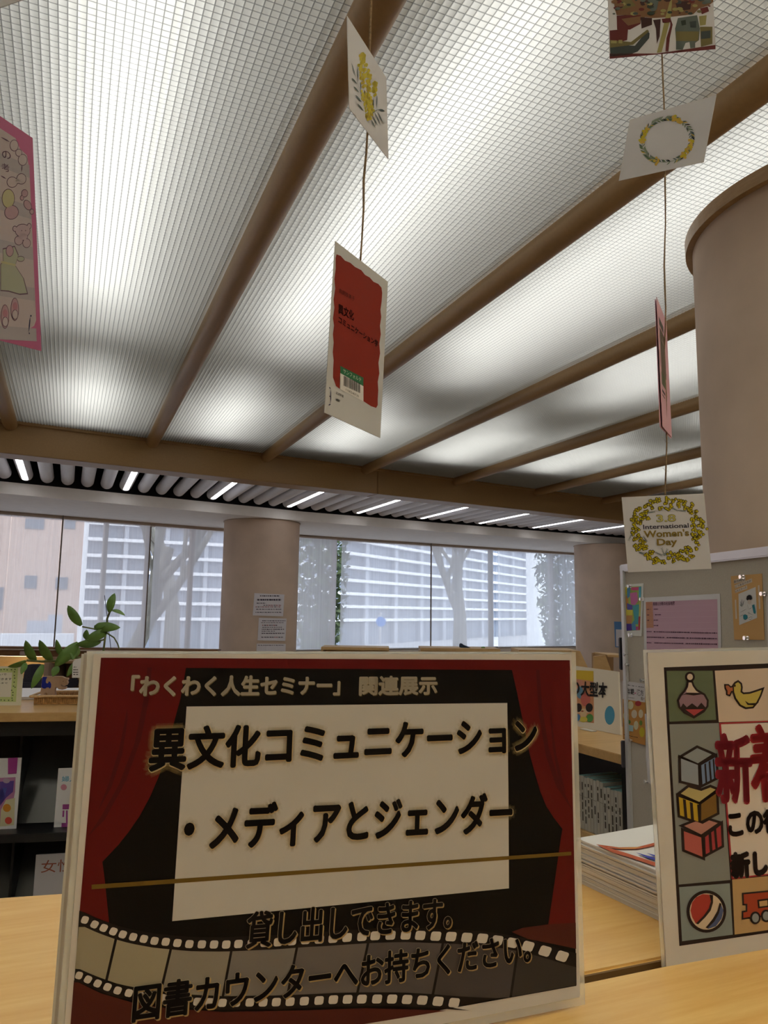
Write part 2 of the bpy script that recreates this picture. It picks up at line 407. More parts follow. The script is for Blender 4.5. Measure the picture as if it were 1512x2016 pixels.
for k in range(-9, 48):
    x = LX0+k*TS
    if x < -2.6: continue
    add_baffle(x, k % 5 == 0, k)
    if k % 5 == 0 and 0 <= k <= 40:
        y1 = fy(x)-.19; y0 = BEAM(x)+.32
        t = empty('ceiling_light', (x, y1, TZ-TR), 'lit fluorescent strip under a ceiling baffle, %s from the left in the row' % ORD[k//5], 'light', 'fluorescent lamps in the baffle ceiling')
        mb = MB()
        def strip(ya, yb, w, z0, z1, m):
            n = 6; P = []
            for yy in (ya, yb):
                for j in range(n+1):
                    a = -w+2*w*j/n; P.append((x+math.sin(a)*(TR+z1), yy, TZ-math.cos(a)*(TR+z1)))
            mb.raw(P, [(j, j+1, n+2+j, n+1+j) for j in range(n)], m, True)
        ym = y0+(y1-y0)*.22
        strip(ym+.012, y1, .42, 0, .004, LIT); strip(y0, ym-.012, .42, 0, .004, LIT); mb.build('lamp_diffuser', t)
        mb = MB(); strip(y0-.01, y1+.012, .50, 0, .002, DIFRAME); mb.build('lamp_rim', t)

# ---- columns
def column(c, r, z0, z1, name):
    mb = MB(); mb.lathe(c, [(r, z0), (r, z1)], PLASTER, 96); return mb.build(name, kind='structure')
BIGC = np.array([3.20, 2.066])
col1 = column(BIGC, .695, FLOOR, CEIL-.02, 'column')
ringm = wood('ring_wood', (.34, .2, .09), (.44, .28, .13), 14, (4, 4, 30), .5, .1)
mb = MB(); zr = 2.895; mb.lathe(BIGC, [(.695, zr), (.726, zr), (.728, zr+.062), (.695, zr+.062)], ringm, 96, False); mb.build('collar_ring', col1)
MIDC = np.array([2.80, 11.62])*1.0; MIDR = .60
col2 = column(MIDC, MIDR, FLOOR, ZB, 'column.001')
THC = np.array([10.03, 12.08]); col3 = column(THC, .60, FLOOR, ZB, 'column.002')
for c, r, p in ((MIDC, MIDR, col2), (THC, .6, col3)):
    mb = MB(); mb.lathe(c, [(r, ZB-.012), (r+.012, ZB-.012), (r+.012, ZB)], mat('collar_tan', (.42, .33, .26), .7, .2), 64, False); mb.build('collar_ring', p)

# ---- windows
SILLZ = .40
FRAMEM = mat('bronze_mullion', (.22, .18, .15), .5, .4)
WFRAME = mat('white_frame', (.8, .82, .85), .5, .3)
def pane_material():
    m = bpy.data.materials.new('window_glass'); m.use_nodes = True; nt = m.node_tree; nt.nodes.clear()
    out = nt.nodes.new('ShaderNodeOutputMaterial'); t = nt.nodes.new('ShaderNodeBsdfTransparent'); g = nt.nodes.new('ShaderNodeBsdfGlossy'); mx = nt.nodes.new('ShaderNodeMixShader')
    t.inputs[0].default_value = (.90, .94, .95, 1); g.inputs['Roughness'].default_value = .02; mx.inputs[0].default_value = .06
    nt.links.new(t.outputs[0], mx.inputs[1]); nt.links.new(g.outputs[0], mx.inputs[2]); nt.links.new(mx.outputs[0], out.inputs[0]); return m
GLASS = pane_material()
def wx(px):         # x of the window line met by a photo column near eye height
    lo, hi = -6.4, 14.8
    d = ray(px, 1170); s = lambda x: x*d[1]-wy(x)*d[0]
    for _ in range(50):
        m_ = (lo+hi)/2
        if s(m_) > 0: hi = m_
        else: lo = m_
    return (lo+hi)/2
def wbox(mb, x, w, z0, z1, off, th, m):
    t = np.array([1, (wy(x+.05)-wy(x-.05))/.1, 0]); t = _n(t); nn = np.array([-t[1], t[0], 0])
    c = np.array([x, wy(x), (z0+z1)/2])+nn*(off+th/2); mb.box(c, t*w/2, nn*th/2, (0, 0, (z1-z0)/2), m)
mull_px = [-160, -40, 112, 206, 292, 380, 470, 560, 664, 846, 975, 1095, 1200]
mx_ = [wx(p) for p in mull_px]
def window(n, i0, i1):
    win = empty('window_%d' % n, (0, 0, 0), kind='structure')
    for i in range(i0, i1+1):
        mb = MB(); thin = mull_px[i] in (112, 846)
        wbox(mb, mx_[i], (.018 if thin else .06), SILLZ, ZB, (-.06 if thin else .12), (.03 if thin else .10), FRAMEM if mull_px[i] not in (206,) else WFRAME); mb.build('mullion', win)
        if i < i1:
            xs = np.linspace(mx_[i], mx_[i+1], 3); mb = MB()
            for a, b in zip(xs[:-1], xs[1:]): mb.face([(a, wy(a)+.17, SILLZ), (b, wy(b)+.17, SILLZ), (b, wy(b)+.17, ZB), (a, wy(a)+.17, ZB)], GLASS)
            mb.build('pane', win)
    mb = MB(); a, b = mx_[i0], mx_[i1]; xs = np.linspace(a, b, 8)
    for p, q in zip(xs[:-1], xs[1:]):
        for z0, z1, off, th in ((ZB-.05, ZB, -.03, .2), (SILLZ-.04, SILLZ+.03, .05, .2)):
            c = np.array([(p+q)/2, (wy(p)+wy(q))/2+off+th/2, (z0+z1)/2]); mb.box(c, ((q-p)/2, (wy(q)-wy(p))/2, 0), (0, th/2, 0), (0, 0, (z1-z0)/2), FRAMEM if z0 < 1 else mat('tan_head', (.45, .36, .29), .6, .2))
    mb.build('window_frame', win)
    return win
window(1, 0, 6); window(2, 6, 12)
# wall below the sill
mb = MB(); SILLB = wood('sill_wood', (.24, .12, .07), (.30, .16, .09), 6, (1, 6, 6), .5, .05)
for a, b in zip(WPTS[:-1], WPTS[1:]):
    mb.face([(a[0], a[1], FLOOR), (b[0], b[1], FLOOR), (b[0], b[1], SILLZ), (a[0], a[1], SILLZ)], WALLP)
    mb.face([(a[0], a[1], SILLZ), (b[0], b[1], SILLZ), (b[0], b[1]+.35, SILLZ), (a[0], a[1]+.35, SILLZ)], SILLB)
    mb.face([(a[0], a[1]+.35, FLOOR), (b[0], b[1]+.35, FLOOR), (b[0], b[1]+.35, SILLZ), (a[0], a[1]+.35, SILLZ)], WALLP)
mb.build('wall_front', kind='structure')

# sheer blinds: woven scrim, light comes both through the holes and through the threads
def sheer_material():
    m = bpy.data.materials.new('sheer_scrim'); m.use_nodes = True; nt = m.node_tree; nt.nodes.clear(); L = nt.links.new
    out = nt.nodes.new('ShaderNodeOutputMaterial'); t = nt.nodes.new('ShaderNodeBsdfTransparent'); tl = nt.nodes.new('ShaderNodeBsdfTranslucent'); d = nt.nodes.new('ShaderNodeBsdfDiffuse')
    m1 = nt.nodes.new('ShaderNodeMixShader'); m2 = nt.nodes.new('ShaderNodeMixShader'); m1.inputs[0].default_value = .30
    tl.inputs[0].default_value = (.86, .88, .95, 1); d.inputs[0].default_value = (.8, .8, .82, 1)
    # soft vertical weave bands
    tc = nt.nodes.new('ShaderNodeTexCoord'); mp = nt.nodes.new('ShaderNodeMapping'); mp.inputs['Scale'].default_value = (16, 0.2, .05)
    nz = nt.nodes.new('ShaderNodeTexNoise'); nz.inputs['Scale'].default_value = 3; nz.inputs['Detail'].default_value = 4
    mr = nt.nodes.new('ShaderNodeMapRange'); mr.inputs['From Min'].default_value = .3; mr.inputs['From Max'].default_value = .7; mr.inputs['To Min'].default_value = .60; mr.inputs['To Max'].default_value = .70
    L(tc.outputs['Object'], mp.inputs[0]); L(mp.outputs[0], nz.inputs['Vector']); L(nz.outputs['Fac'], mr.inputs['Value']); L(mr.outputs[0], m2.inputs[0])
    L(tl.outputs[0], m1.inputs[1]); L(d.outputs[0], m1.inputs[2]); L(t.outputs[0], m2.inputs[1]); L(m1.outputs[0], m2.inputs[2]); L(m2.outputs[0], out.inputs[0]); return m
SHEER = sheer_material()
sheers = [(-150, 10.5, 'white sheer blind panel at the window left of the thin dark mullion'), (11, 111, 'narrow white sheer blind panel over the pink brick building'), (111.8, 288, 'white sheer blind panel behind the orchid, left of the window gap'), (298, 470, 'white sheer blind panel just left of the round middle column'),
          (560, 661, 'white sheer blind panel just right of the round middle column'), (670, 845.5, 'white sheer blind panel between the leafy gap and the dark mullion'), (846.5, 971, 'white sheer blind panel left of the narrow window gap with the white dots'), (979, 1180, 'white sheer blind panel beside the far column')]
for a, b, lab in sheers:
    xa, xb = wx(a), wx(b); n = max(3, int((xb-xa)/.045)); xs = np.linspace(xa, xb, n+1)
    t = empty('sheer_blind', (xa, wy(xa), ZB-.06), lab, 'blind')
    mb = MB()
    yo = lambda x, k: wy(x)-.02+.004*math.sin(k*1.7)+.0025*math.sin(k*.61)
    for k in range(n): mb.face([(xs[k], yo(xs[k], k), SILLZ+.02), (xs[k+1], yo(xs[k+1], k+1), SILLZ+.02), (xs[k+1], yo(xs[k+1], k+1), ZB-.03), (xs[k], yo(xs[k], k), ZB-.03)], SHEER, True)
    mb.weld = True
    mb.build('fabric', t)
    mb = MB(); mb.tube([(xa, wy(xa)-.02, ZB-.035), (xb, wy(xb)-.02, ZB-.035)], .014, mat('blind_rail', (.55, .47, .4), .5, .3), 8); mb.build('rail', t)
    mb = MB(); mb.tube([(xa, wy(xa)-.02, SILLZ+.025), (xb, wy(xb)-.02, SILLZ+.025)], .008, WFRAME, 8); mb.build('bottom_bar', t)

# ================================================================== OUTSIDE
GZ = -1.2
mb = MB(); mb.abox(-60, 90, 14.6, 120, GZ-.2, GZ, mat('street', (.5, .5, .52), .9, .1, noise=(.5, .15, (1, 1, 1)))); mb.build('street_ground', kind='structure')
WSLAB = mat('white_slab', (.95, .95, .97), .7, .2); GWALL = mat('grey_glass_wall', (.26, .29, .35), .5, .4, noise=(.25, .2, (1, 1, .3)))
PIER = mat('pale_pier', (.45, .48, .54), .7, .2)
slab_z = [9.6+.0, 8.7, 7.78, 6.86, 5.93, 5.0, 4.07, 3.18, 2.28, 1.42, .52]
bA = empty('office_building', (8, 45, GZ), 'grey office building with white horizontal ledges, behind the blinds left of the middle column', 'building')
mb = MB(); mb.abox(.4, 14.4, 45.3, 50, GZ, 16, GWALL); mb.build('wall', bA)
for z in slab_z:
    mb = MB(); mb.abox(.4, 14.5, 44.9, 45.3, z-.09, z+.09, WSLAB); mb.build('ledge', bA)
for x in np.arange(.6, 14.5, 2.3):
    mb = MB(); mb.abox(x-.12, x+.12, 45.05, 45.3, GZ, 16, PIER); mb.build('pier', bA)
bB = empty('office_building', (30, 55, GZ), 'long grey office building with white horizontal ledges seen between the middle and far columns', 'building')
d0 = np.array([.80, .60, 0]); nB = np.array([.60, -.80, 0]); pB = np.array([14.5, 45, 0]); LB = 62
def bbox_(mb, t0, t1, o0, o1, z0, z1, m): mb.box(pB+d0*(t0+t1)/2+nB*(o0+o1)/2+np.array([0, 0, (z0+z1)/2]), d0*(t1-t0)/2, nB*(o1-o0)/2, (0, 0, (z1-z0)/2), m)
mb = MB(); bbox_(mb, 0.3, LB, -12, 0, GZ, 16, GWALL); mb.build('wall', bB)
for z in slab_z:
    mb = MB(); bbox_(mb, 0, LB, 0, .45, z-.10, z+.10, WSLAB); mb.build('ledge', bB)
for t_ in np.arange(1.5, LB, 4.2):
    mb = MB(); bbox_(mb, t_-.25, t_+.25, 0, .3, GZ, 16, PIER); mb.build('pier', bB)
# brick building on the left
def brick_material():
    m = bpy.data.materials.new('pink_brick'); m.use_nodes = True; nt = m.node_tree; b = nt.nodes['Principled BSDF']; b.inputs['Roughness'].default_value = .9
    br = nt.nodes.new('ShaderNodeTexBrick'); br.inputs['Color1'].default_value = (.62, .42, .33, 1); br.inputs['Color2'].default_value = (.70, .50, .40, 1); br.inputs['Mortar'].default_value = (.62, .50, .43, 1)
    br.inputs['Scale'].default_value = 3; tc = nt.nodes.new('ShaderNodeTexCoord'); mp = nt.nodes.new('ShaderNodeMapping'); mp.inputs['Rotation'].default_value = (math.pi/2, 0, 0)
    nt.links.new(tc.outputs['Object'], mp.inputs[0]); nt.links.new(mp.outputs[0], br.inputs['Vector']); nt.links.new(br.outputs[0], b.inputs['Base Color']); return m
BRK = brick_material()
YB = 26.0
def bx(px, y=YB): d = ray(px, 1150); return d[0]/d[1]*y
bz = lambda py, px, y=YB: float((C0+ray(px, py)*(y/ray(px, py)[1]))[2])
bC = empty('brick_building', (bx(60), YB, GZ), 'pink brick building with small square windows, outside on the far side of the blinds', 'building')
mb = MB(); mb.abox(-16, bx(160), YB, YB+7, GZ, 9, BRK); mb.build('wall', bC)
mb = MB(); mb.abox(bx(158), bx(160)+.12, YB-.08, YB+.1, GZ, 9, WSLAB); mb.build('corner_trim', bC)
DWIN = mat('dark_window', (.16, .18, .22), .3, .5)
for (x0, x1, y0, y1) in ((48, 72, 1133, 1158), (109, 133, 1136, 1160), (118, 140, 1022, 1040), (40, 78, 1020, 1040), (-10, 8, 1156, 1200), (-60, -35, 1133, 1158), (-60, -35, 1030, 1050)):
    mb = MB(); mb.abox(bx(x0), bx(x1), YB-.04, YB+.02, bz(y1, x0), bz(y0, x0), DWIN); mb.build('window', bC)
mb = MB(); mb.abox(-16, bx(150), YB-4, YB-3.6, GZ, bz(1248, 60, YB-4), mat('low_wall', (.85, .86, .9), .8, .1)); tag(mb.build('garden_wall'), 'low white wall in front of the pink brick building outside', 'wall')
for x0, x1, yt in ((60, 100, 1222), (100, 128, 1210)):
    mb = MB(); mb.abox(bx(x0, YB-2), bx(x1, YB-2), YB-2.3, YB-1.8, GZ, bz(yt, x0, YB-2), mat('utility_grey', (.45, .48, .55), .7, .2)); mb.build('utility_box', bC)
# trees
BARK = mat('bark', (.16, .15, .13), .9, .1, noise=(8, .3, (1, 1, .3)), bump=.3)
def bare_tree(px, dist, h, lab, seed, lean=0):
    rs = random.Random(seed); b = atd(px, 1190, dist); b[2] = GZ
    t = empty('bare_tree', b, lab, 'tree')
    mb = MB()
    def branch(p, d, l, r, lev):
        pts = [p]; q = p.copy(); dd = d.copy()
        for k in range(4):
            dd = _n(dd+np.array([rs.uniform(-.18, .18), rs.uniform(-.18, .18), rs.uniform(-.02, .12)])); q = q+dd*l/4; pts.append(q)
        mb.tube(pts, [r*(1-.12*k) for k in range(5)], BARK, 6, caps=False)
        if lev < 5:
            for k in range(3 if lev < 3 else 2):
                j = rs.choice((2, 3, 4)); a = rs.uniform(0, 6.28); s = rs.uniform(.45, .95)
                branch(pts[j], _n(dd+np.array([math.cos(a)*s, math.sin(a)*s, rs.uniform(.05, .5)])), l*rs.uniform(.55, .8), r*.52, lev+1)
    branch(np.array(b), _n(np.array([lean, 0, 1.0])), h*.42, h*.028, 0)
    o = mb.build('branches', t)
    return t
bare_tree(345, 24, 11, 'bare street tree outside, just left of the middle column', 3, .05)
bare_tree(905, 27, 10.5, 'bare street tree outside in front of the long office building', 11, .04)
bare_tree(235, 20, 10, 'bare leaning street tree outside behind the orchid', 5, .30)
def leaf_tree(px, dist, h, w, n, lab, seed):
    r = np.random.default_rng(seed); b = atd(px, 1190, dist); b[2] = GZ
    t = empty('evergreen_tree', b, lab, 'tree'); mb = MB(); mb.tube([b, b+np.array([0, 0, h*.8])], [.09, .03], BARK, 8); mb.build('trunk', t)
    G = [mat('leaf_g%d' % k, c, .6, .3) for k, c in enumerate(((.10, .16, .07), (.16, .22, .09), (.06, .10, .05)))]
    mb = MB()
    for _ in range(n):
        z = r.random(); rad = w*(.45+.55*math.sin(z*math.pi*.95))*math.sqrt(r.random()); a = r.random()*6.28
        c = b+np.array([rad*math.cos(a), rad*math.sin(a), h*(.12+.88*z)]); u = _n(r.normal(size=3)); v = _n(np.cross(u, r.normal(size=3))); s = .10*(.6+r.random())
        mb.face([c-u*s, c+v*s*.4, c+u*s, c-v*s*.4], G[r.integers(3)])
    mb.build('foliage', t, kind='stuff')
leaf_tree(628, 19, 5.6, .75, 3200, 'leafy evergreen tree outside, just right of the middle column', 4)
leaf_tree(1112, 20.5, 6, .8, 3000, 'leafy evergreen tree outside beside the far column', 6)
b = atd(750, 1224, 24)
t = empty('street_sign', (b[0], b[1], GZ), 'small round blue street sign outside, seen through the blinds', 'sign')
mb = MB(); mb.tube([(b[0], b[1]+.05, GZ), (b[0], b[1]+.05, b[2]+.3)], .03, ALU, 8); mb.build('post', t)
mb = MB(); fr = Fr(b, (.92, -.39, 0)); P = [fr.w(q) for q in ellipse(0, 0, .16, .16, 24)]; mb.prism(P, -fr.n*.02, mat('blue_sign', (.05, .25, .75), .5, .3)); mb.build('disc', t)
b = atd(1055, 1180, 30)
mb = MB(); mb.tube([(b[0], b[1], GZ), (b[0], b[1], 9)], .38, mat('white_pole', (.9, .92, .95), .5, .3), 16); tag(mb.build('lamp_pole'), 'thick white pole outside to the left of the far column', 'pole')

# ================================================================== HANGING CARDS
def card_from(TL, TR, BR, BL, h, scale_to=None):
    """vertical card of real height h whose corners sit where the photo shows them"""
    out = []
    for a, c in ((TL, BL), (TR, BR)):
        ra, rc = ray(*a), ray(*c); t = np.linalg.lstsq(np.stack([ra, -rc], 1), np.array([0, 0, h]), rcond=None)[0]
        out.append((C0+ra*t[0]+C0+rc*t[1])/2)
    l, r = out
    return l, r
def card_thing(name, l, r, h, lab, cat, mcard=CARD, th=.0006, group=None):
    mid = (l+r)/2; t = empty(name, mid-UP*h/2, lab, cat, group)
    w = np.linalg.norm(r-l); fr = Fr(mid, (r-l)); fr.v = _n(UP-fr.u*(UP@fr.u)); fr.n = _n(np.cross(fr.u, fr.v))
    if fr.n@(C0-fr.o) < 0: fr.n = -fr.n
    slab(fr, -w/2, w/2, -h/2, h/2, th, mcard, 'card', t)
    return t, fr, w
def uvc(fr, w, h, a, b): return ((a-.5)*w, (.5-b)*h)      # fraction from the card's top-left
K = .00012
YEL = ink('mimosa_yellow', .55, .46, .03); YEL2 = ink('mimosa_gold', .46, .34, .02); LEAFG = ink('leaf_bluegrey', .10, .14, .15); LEAF2 = ink('leaf_green', .13, .19, .10); OCH = ink('ochre', .60, .40, .08); INKBK = ink('black', .018, .015, .015)
CK = mat('card_back', (.7, .67, .65), .6, .2)

# mimosa drawing
h = .093
l, r = card_from((691, 38), (764.5, 158), (761, 309), (680, 207), h)
t, fr, w = card_thing('hanging_card', l, r, h, 'white hanging card with a painted yellow mimosa sprig, folded over the jute string', 'card')
mb = MB(); PXL = lambda cx, cy: (660+cx/6.108, cy/6.108)
rr = np.random.default_rng(3)
env = [(330, 690, 40), (330, 800, 55), (360, 900, 75), (380, 1000, 80), (400, 1100, 90), (400, 1200, 80), (400, 1300, 70), (410, 1390, 45), (480, 1010, 20), (470, 1080, 25)]
for (cx, cy, rad) in env:
    for _ in range(26):
        a, q = rr.random()*6.28, math.sqrt(rr.random()); x, y = cx+rad*q*math.cos(a), cy+rad*q*math.sin(a)*1.2
        P = [PXL(x+14*math.cos(k), y+20*math.sin(k)) for k in np.linspace(0, 6.28, 8, endpoint=False)]
        poly(mb, fr, P, [YEL, YEL2, YEL][rr.integers(3)], K*(1+rr.integers(3)))
def leafp(mb, fr, p, q, wd, m, lay, conv=True):
    a, b = [fr.px(*z) if conv else np.array(z, float) for z in (p, q)]; U = b-a; V = np.array([-U[1], U[0]]); V = V/np.linalg.norm(V)*wd
    mb.face([fr.w(z, lay) for z in (a, a+U*.25+V*.8, a+U*.6+V, b, a+U*.6-V, a+U*.25-V*.8)], m)
for p, q in (((188, 755), (243, 935)), ((265, 800), (268, 985)), ((190, 940), (258, 1010)), ((215, 1040), (282, 1115)), ((237, 1145), (315, 1230)), ((258, 1245), (340, 1340)), ((345, 1080), (350, 1130)), ((300, 985), (305, 1090)),
             ((500, 1145), (490, 1300)), ((515, 1320), (592, 1335)), ((505, 1345), (572, 1490)), ((470, 1355), (540, 1500)), ((440, 1385), (510, 1520)), ((425, 1440), (480, 1545)), ((455, 1180), (455, 1300))):
    leafp(mb, fr, PXL(*p), PXL(*q), .0012, LEAFG, K*5)
leafp(mb, fr, PXL(245, 930), PXL(345, 1250), .0003, LEAFG, K*4); leafp(mb, fr, PXL(345, 1250), PXL(385, 1440), .0003, LEAFG, K*4); leafp(mb, fr, PXL(425, 1370), PXL(520, 1310), .0003, LEAFG, K*5)
mb.build('mimosa_drawing', t)
STR1 = [(l+r)/2]
# red book cover card
h = .173
l, r = card_from((654.6, 470), (760.8, 551), (751.9, 864.6), (644.6, 815), h)
t, fr, w = card_thing('hanging_card', l, r, h, 'hanging white card showing a red paperback cover with a green barcode sticker', 'card', mat('cover_white', (.52, .51, .52), .45, .35))
STR1.append((l+r)/2)
RED = ink('cover_red', .25, .022, .012, .6); DRED = ink('cover_dark_red', .045, .004, .004, .7)
PX5 = lambda x, y: (630+x/4.8, 460+y/4.8)
mb = MB()
out = [(155, 195), (195, 210), (235, 255), (285, 275), (330, 315), (390, 345), (425, 390), (470, 415), (505, 455), (550, 475), (580, 510), (587, 560), (582, 640), (571, 720), (578, 790), (566, 870), (574, 950), (560, 1040), (567, 1130), (552, 1220), (560, 1320), (545, 1400), (550, 1480), (545, 1560), (545, 1620), (530, 1647), (480, 1630), (408, 1582), (408, 1440), (190, 1320), (186, 1468), (150, 1440), (122, 1360), (123, 1280), (128, 1200), (120, 1120), (128, 1030), (121, 950), (131, 870), (122, 800), (135, 700), (128, 620), (143, 520), (135, 430), (148, 330), (147, 230)]
poly(mb, fr, [PX5(*p) for p in out], RED, K)
mb.build('red_cover_print', t)
mb = MB()
btext(mb, fr, '異文化', PX5(172, 752), PX5(318, 825), PX5(172, 660), DRED, K*2.5, .0003)
btext(mb, fr, 'コミュニケーション学', PX5(172, 840), PX5(545, 1075), PX5(172, 775), DRED, K*2.5, .00025)
text(mb, fr, '鳥飼玖美子', PX5(178, 560), PX5(325, 640), PX5(178, 515), DRED, K*2.5)
poly(mb, fr, [PX5(190, 1250), PX5(408, 1362), PX5(408, 1442), PX5(190, 1318)], ink('sticker_green', .03, .16, .07), K*2.5)
poly(mb, fr, [PX5(190, 1318), PX5(408, 1442), PX5(408, 1585), PX5(190, 1470)], ink('sticker_white', .74, .71, .70), K*2.5)
text(mb, fr, 'サンフォルテ', PX5(215, 1315), PX5(385, 1405), PX5(215, 1275), ink('sticker_letter', .55, .62, .5), K*4)
text(mb, fr, '1100240735', PX5(240, 1483), PX5(362, 1548), PX5(240, 1462), INKBK, K*4)
x = 222
while x < 376:
    w_ = rr.choice((3, 5, 7)); f_ = (x-222)/154*70
    poly(mb, fr, [PX5(x, 1345+f_), PX5(x+w_, 1347+f_), PX5(x+w_, 1440+f_), PX5(x, 1438+f_)], INKBK, K*4); x += w_+rr.choice((3, 4, 6))
text(mb, fr, '岩波新書', PX5(148, 1515), PX5(220, 1552), PX5(148, 1488), INKBK, K*2.5); text(mb, fr, '1887', PX5(148, 1580), PX5(188, 1598), PX5(148, 1555), INKBK, K*2.5)
mb.build('lettering', t)
mb = MB()     # blue bookmark-shaped shelf mark at the left edge
for p, q in (((82, 1452), (100, 1465)), ((100, 1465), (100, 1612)), ((100, 1612), (76, 1622)), ((84, 1535), (98, 1540))): leafp(mb, fr, PX5(*p), PX5(*q), .0006, ink('navy', .03, .03, .09), K*2.5)
mb.build('shelf_mark', t)

# pink poster at left
h = .19
l, r = card_from((0, 240), (91, 292), (54.5, 681), (0, 663.5), h)
l0 = l; dirv = _n(r-l); l = r-dirv*.128
t, fr, w = card_thing('hanging_poster', l, r, h, 'hanging magenta-bordered poster with toys, candies and baby shoes, at the left edge of the photo', 'poster', mat('poster_pink', (.40, .10, .22), .5, .3))
mb = MB()
PX7 = lambda x, y: (x/3.875, 200+y/3.875)
GRY = ink('poster_grey', .40, .34, .36); STR = ink('poster_stripe', .33, .30, .33)
fu = lambda a, b: (-w/2+a*w, h/2-b*h)
inner = [(.0, .055), (.82, .055), (.86, .09), (.93, .10), (.95, .16), (.955, .86), (.93, .89), (.88, .91), (.84, .945), (.0, .945)]
mb.face([fr.w(fu(*p), K) for p in inner], GRY)
for k in range(5):
    b0 = .14+k*.19; mb.face([fr.w(fu(*p), K*2) for p in ((.02, b0+.09), (.95, b0), (.95, b0+.06), (.02, b0+.15))], STR)
mb.build('poster_ground', t)
mb = MB(); LN = ink('line_mauve', .12, .07, .11); PK = ink('pale_pink', .36, .24, .28); YL = ink('pale_yellow', .38, .35, .22); GN = ink('pale_green', .31, .32, .26)
text(mb, fr, 'の', PX7(20, 435), PX7(85, 440), PX7(20, 375), LN, K*4, .006); text(mb, fr, '考', PX7(15, 530), PX7(75, 540), PX7(15, 470), LN, K*4, .006)
def blob(cx, cy, a, b, m, lay=3, rot=0, outline=True):
    P = ellipse(cx, cy, a, b, 18, rot)
    if outline: poly(mb, fr, [PX7(*p) for p in ellipse(cx, cy, a+4, b+5, 18, rot)], LN, K*lay)
    poly(mb, fr, [PX7(*p) for p in P], m, K*(lay+.7))
for c in ((105, 335, 30, 40), (170, 445, 32, 40), (140, 390, 22, 25), (90, 615, 38, 38), (160, 590, 34, 38), (130, 605, 18, 18)): blob(*c, GRY)
for p, q in (((0, 270), (75, 310)), ((0, 565), (45, 590)), ((165, 480), (160, 540))): leafp(mb, fr, PX7(*p), PX7(*q), .0006, LN, K*4)
blob(60, 740, 46, 70, YL); blob(85, 845, 50, 52, PK, rot=.7); blob(185, 700, 22, 26, PK); blob(208, 790, 24, 38, PK, rot=-.5); blob(240, 840, 14, 18, PK); blob(165, 735, 12, 16, PK)
for c in ((110, 970, 14, 18), (220, 950, 14, 18), (170, 985, 55, 48), (140, 1060, 30, 32), (200, 1080, 28, 32), (172, 1030, 34, 26)): blob(*c, ink('bear', .38, .29, .33))
for c in ((160, 985), (190, 985)): blob(*c, 3, 4, LN, 5, outline=False)
P = [(18, 1120), (110, 1100), (140, 1170), (115, 1250), (180, 1350), (212, 1470), (150, 1475), (60, 1450), (0, 1445), (0, 1240), (20, 1220)]
poly(mb, fr, [PX7(*p) for p in P], LN, K*3); poly(mb, fr, [PX7(60+(x-60)*.94, 1290+(y-1290)*.95) for x, y in P], GN, K*3.7)
poly(mb, fr, [PX7(*p) for p in ((5, 1215), (115, 1240), (113, 1256), (5, 1232))], YL, K*5); blob(70, 1140, 26, 40, PK, 4); blob(155, 1200, 26, 18, GN)
for c in ((35, 1640, 28, 88), (110, 1585, 28, 84)):
    blob(*c, PK); blob(c[0], c[1]+40, 20, 34, GRY, 5); blob(c[0], c[1]-25, 18, 30, ink('rose', .36, .17, .22), 5, outline=False)
mb.build('toy_drawings', t)
mb = MB()
for p, q in (((238, 1630), (228, 1640)), ((228, 1640), (216, 1765)), ((216, 1765), (226, 1772))): leafp(mb, fr, PX7(*p), PX7(*q), .0008, ink('navy', .03, .03, .09), K*3)
mb.build('shelf_mark', t)
s3 = (l+r)/2
mb = MB(); mb.tube([s3-dirv*.03+UP*(h/2-.004), s3-dirv*.03+UP*.35, (s3[0]-dirv[0]*.03, s3[1]-dirv[1]*.03, CEIL)], .0011, JUTE, 6); tag(mb.build('jute_string'), 'jute string above the magenta-bordered poster', 'string')
# card above it, only a corner in view
hh = .10; ll = atd(-70, 40, .80); tz = ll[2]; dd_ = ray(66, -8); rr_ = C0+dd_*((tz+.002-CZ)/dd_[2]); ll[2] += hh/2; rr_[2] += hh/2
t, fr, w = card_thing('hanging_card', ll, rr_, hh, 'grey underside corner of a hanging card, above the magenta-bordered poster', 'card')

# right string: collage, wreath, pink leaflet, women's day card
S2 = np.array([.730, .745])
# collage picture
best = None
for z0 in np.linspace(1.8, 2.4, 121):
    a, b = onz(1200, 115.5, z0), onz(1409, 93, z0); m_ = (a+b)/2; e = abs(math.hypot(m_[0], m_[1])-math.hypot(*S2)*1.0)
    if best is None or e < best[0]: best = (e, a, b)
_, a, b = best
hh = .13; a[2] += hh/2; b[2] += hh/2
t, fr, w = card_thing('hanging_card', a, b, hh, 'hanging picture card with dark red and green souvenirs, topmost on the second string', 'card', mat('collage_back', (.55, .53, .56), .5, .3))
PX8 = lambda x, y: (1180+x/5.304, y/5.304)
mb = MB()
DK = [ink('c%d' % k, *c) for k, c in enumerate(((.12, .02, .02), (.05, .06, .06), (.16, .13, .05), (.03, .04, .03), (.20, .10, .05), (.10, .12, .11), (.30, .26, .10), (.05, .02, .02)))]
def q8(pts, k, lay=1): poly(mb, fr, [PX8(*p) for p in pts], DK[k], K*lay)
q8([(108, 0), (108, -350), (1195, -350), (1190, 20), (1140, 60), (1040, 90), (980, 150), (720, 180), (560, 190), (480, 180), (440, 190), (430, 160), (180, 160), (160, 90), (150, 0)], 4)
q8([(180, 165), (435, 150), (430, 250), (320, 310), (185, 310)], 0); q8([(108, 320), (300, 300), (290, 420), (110, 470)], 0, 2); q8([(230, 200), (430, 170), (425, 240), (300, 270)], 4, 3)
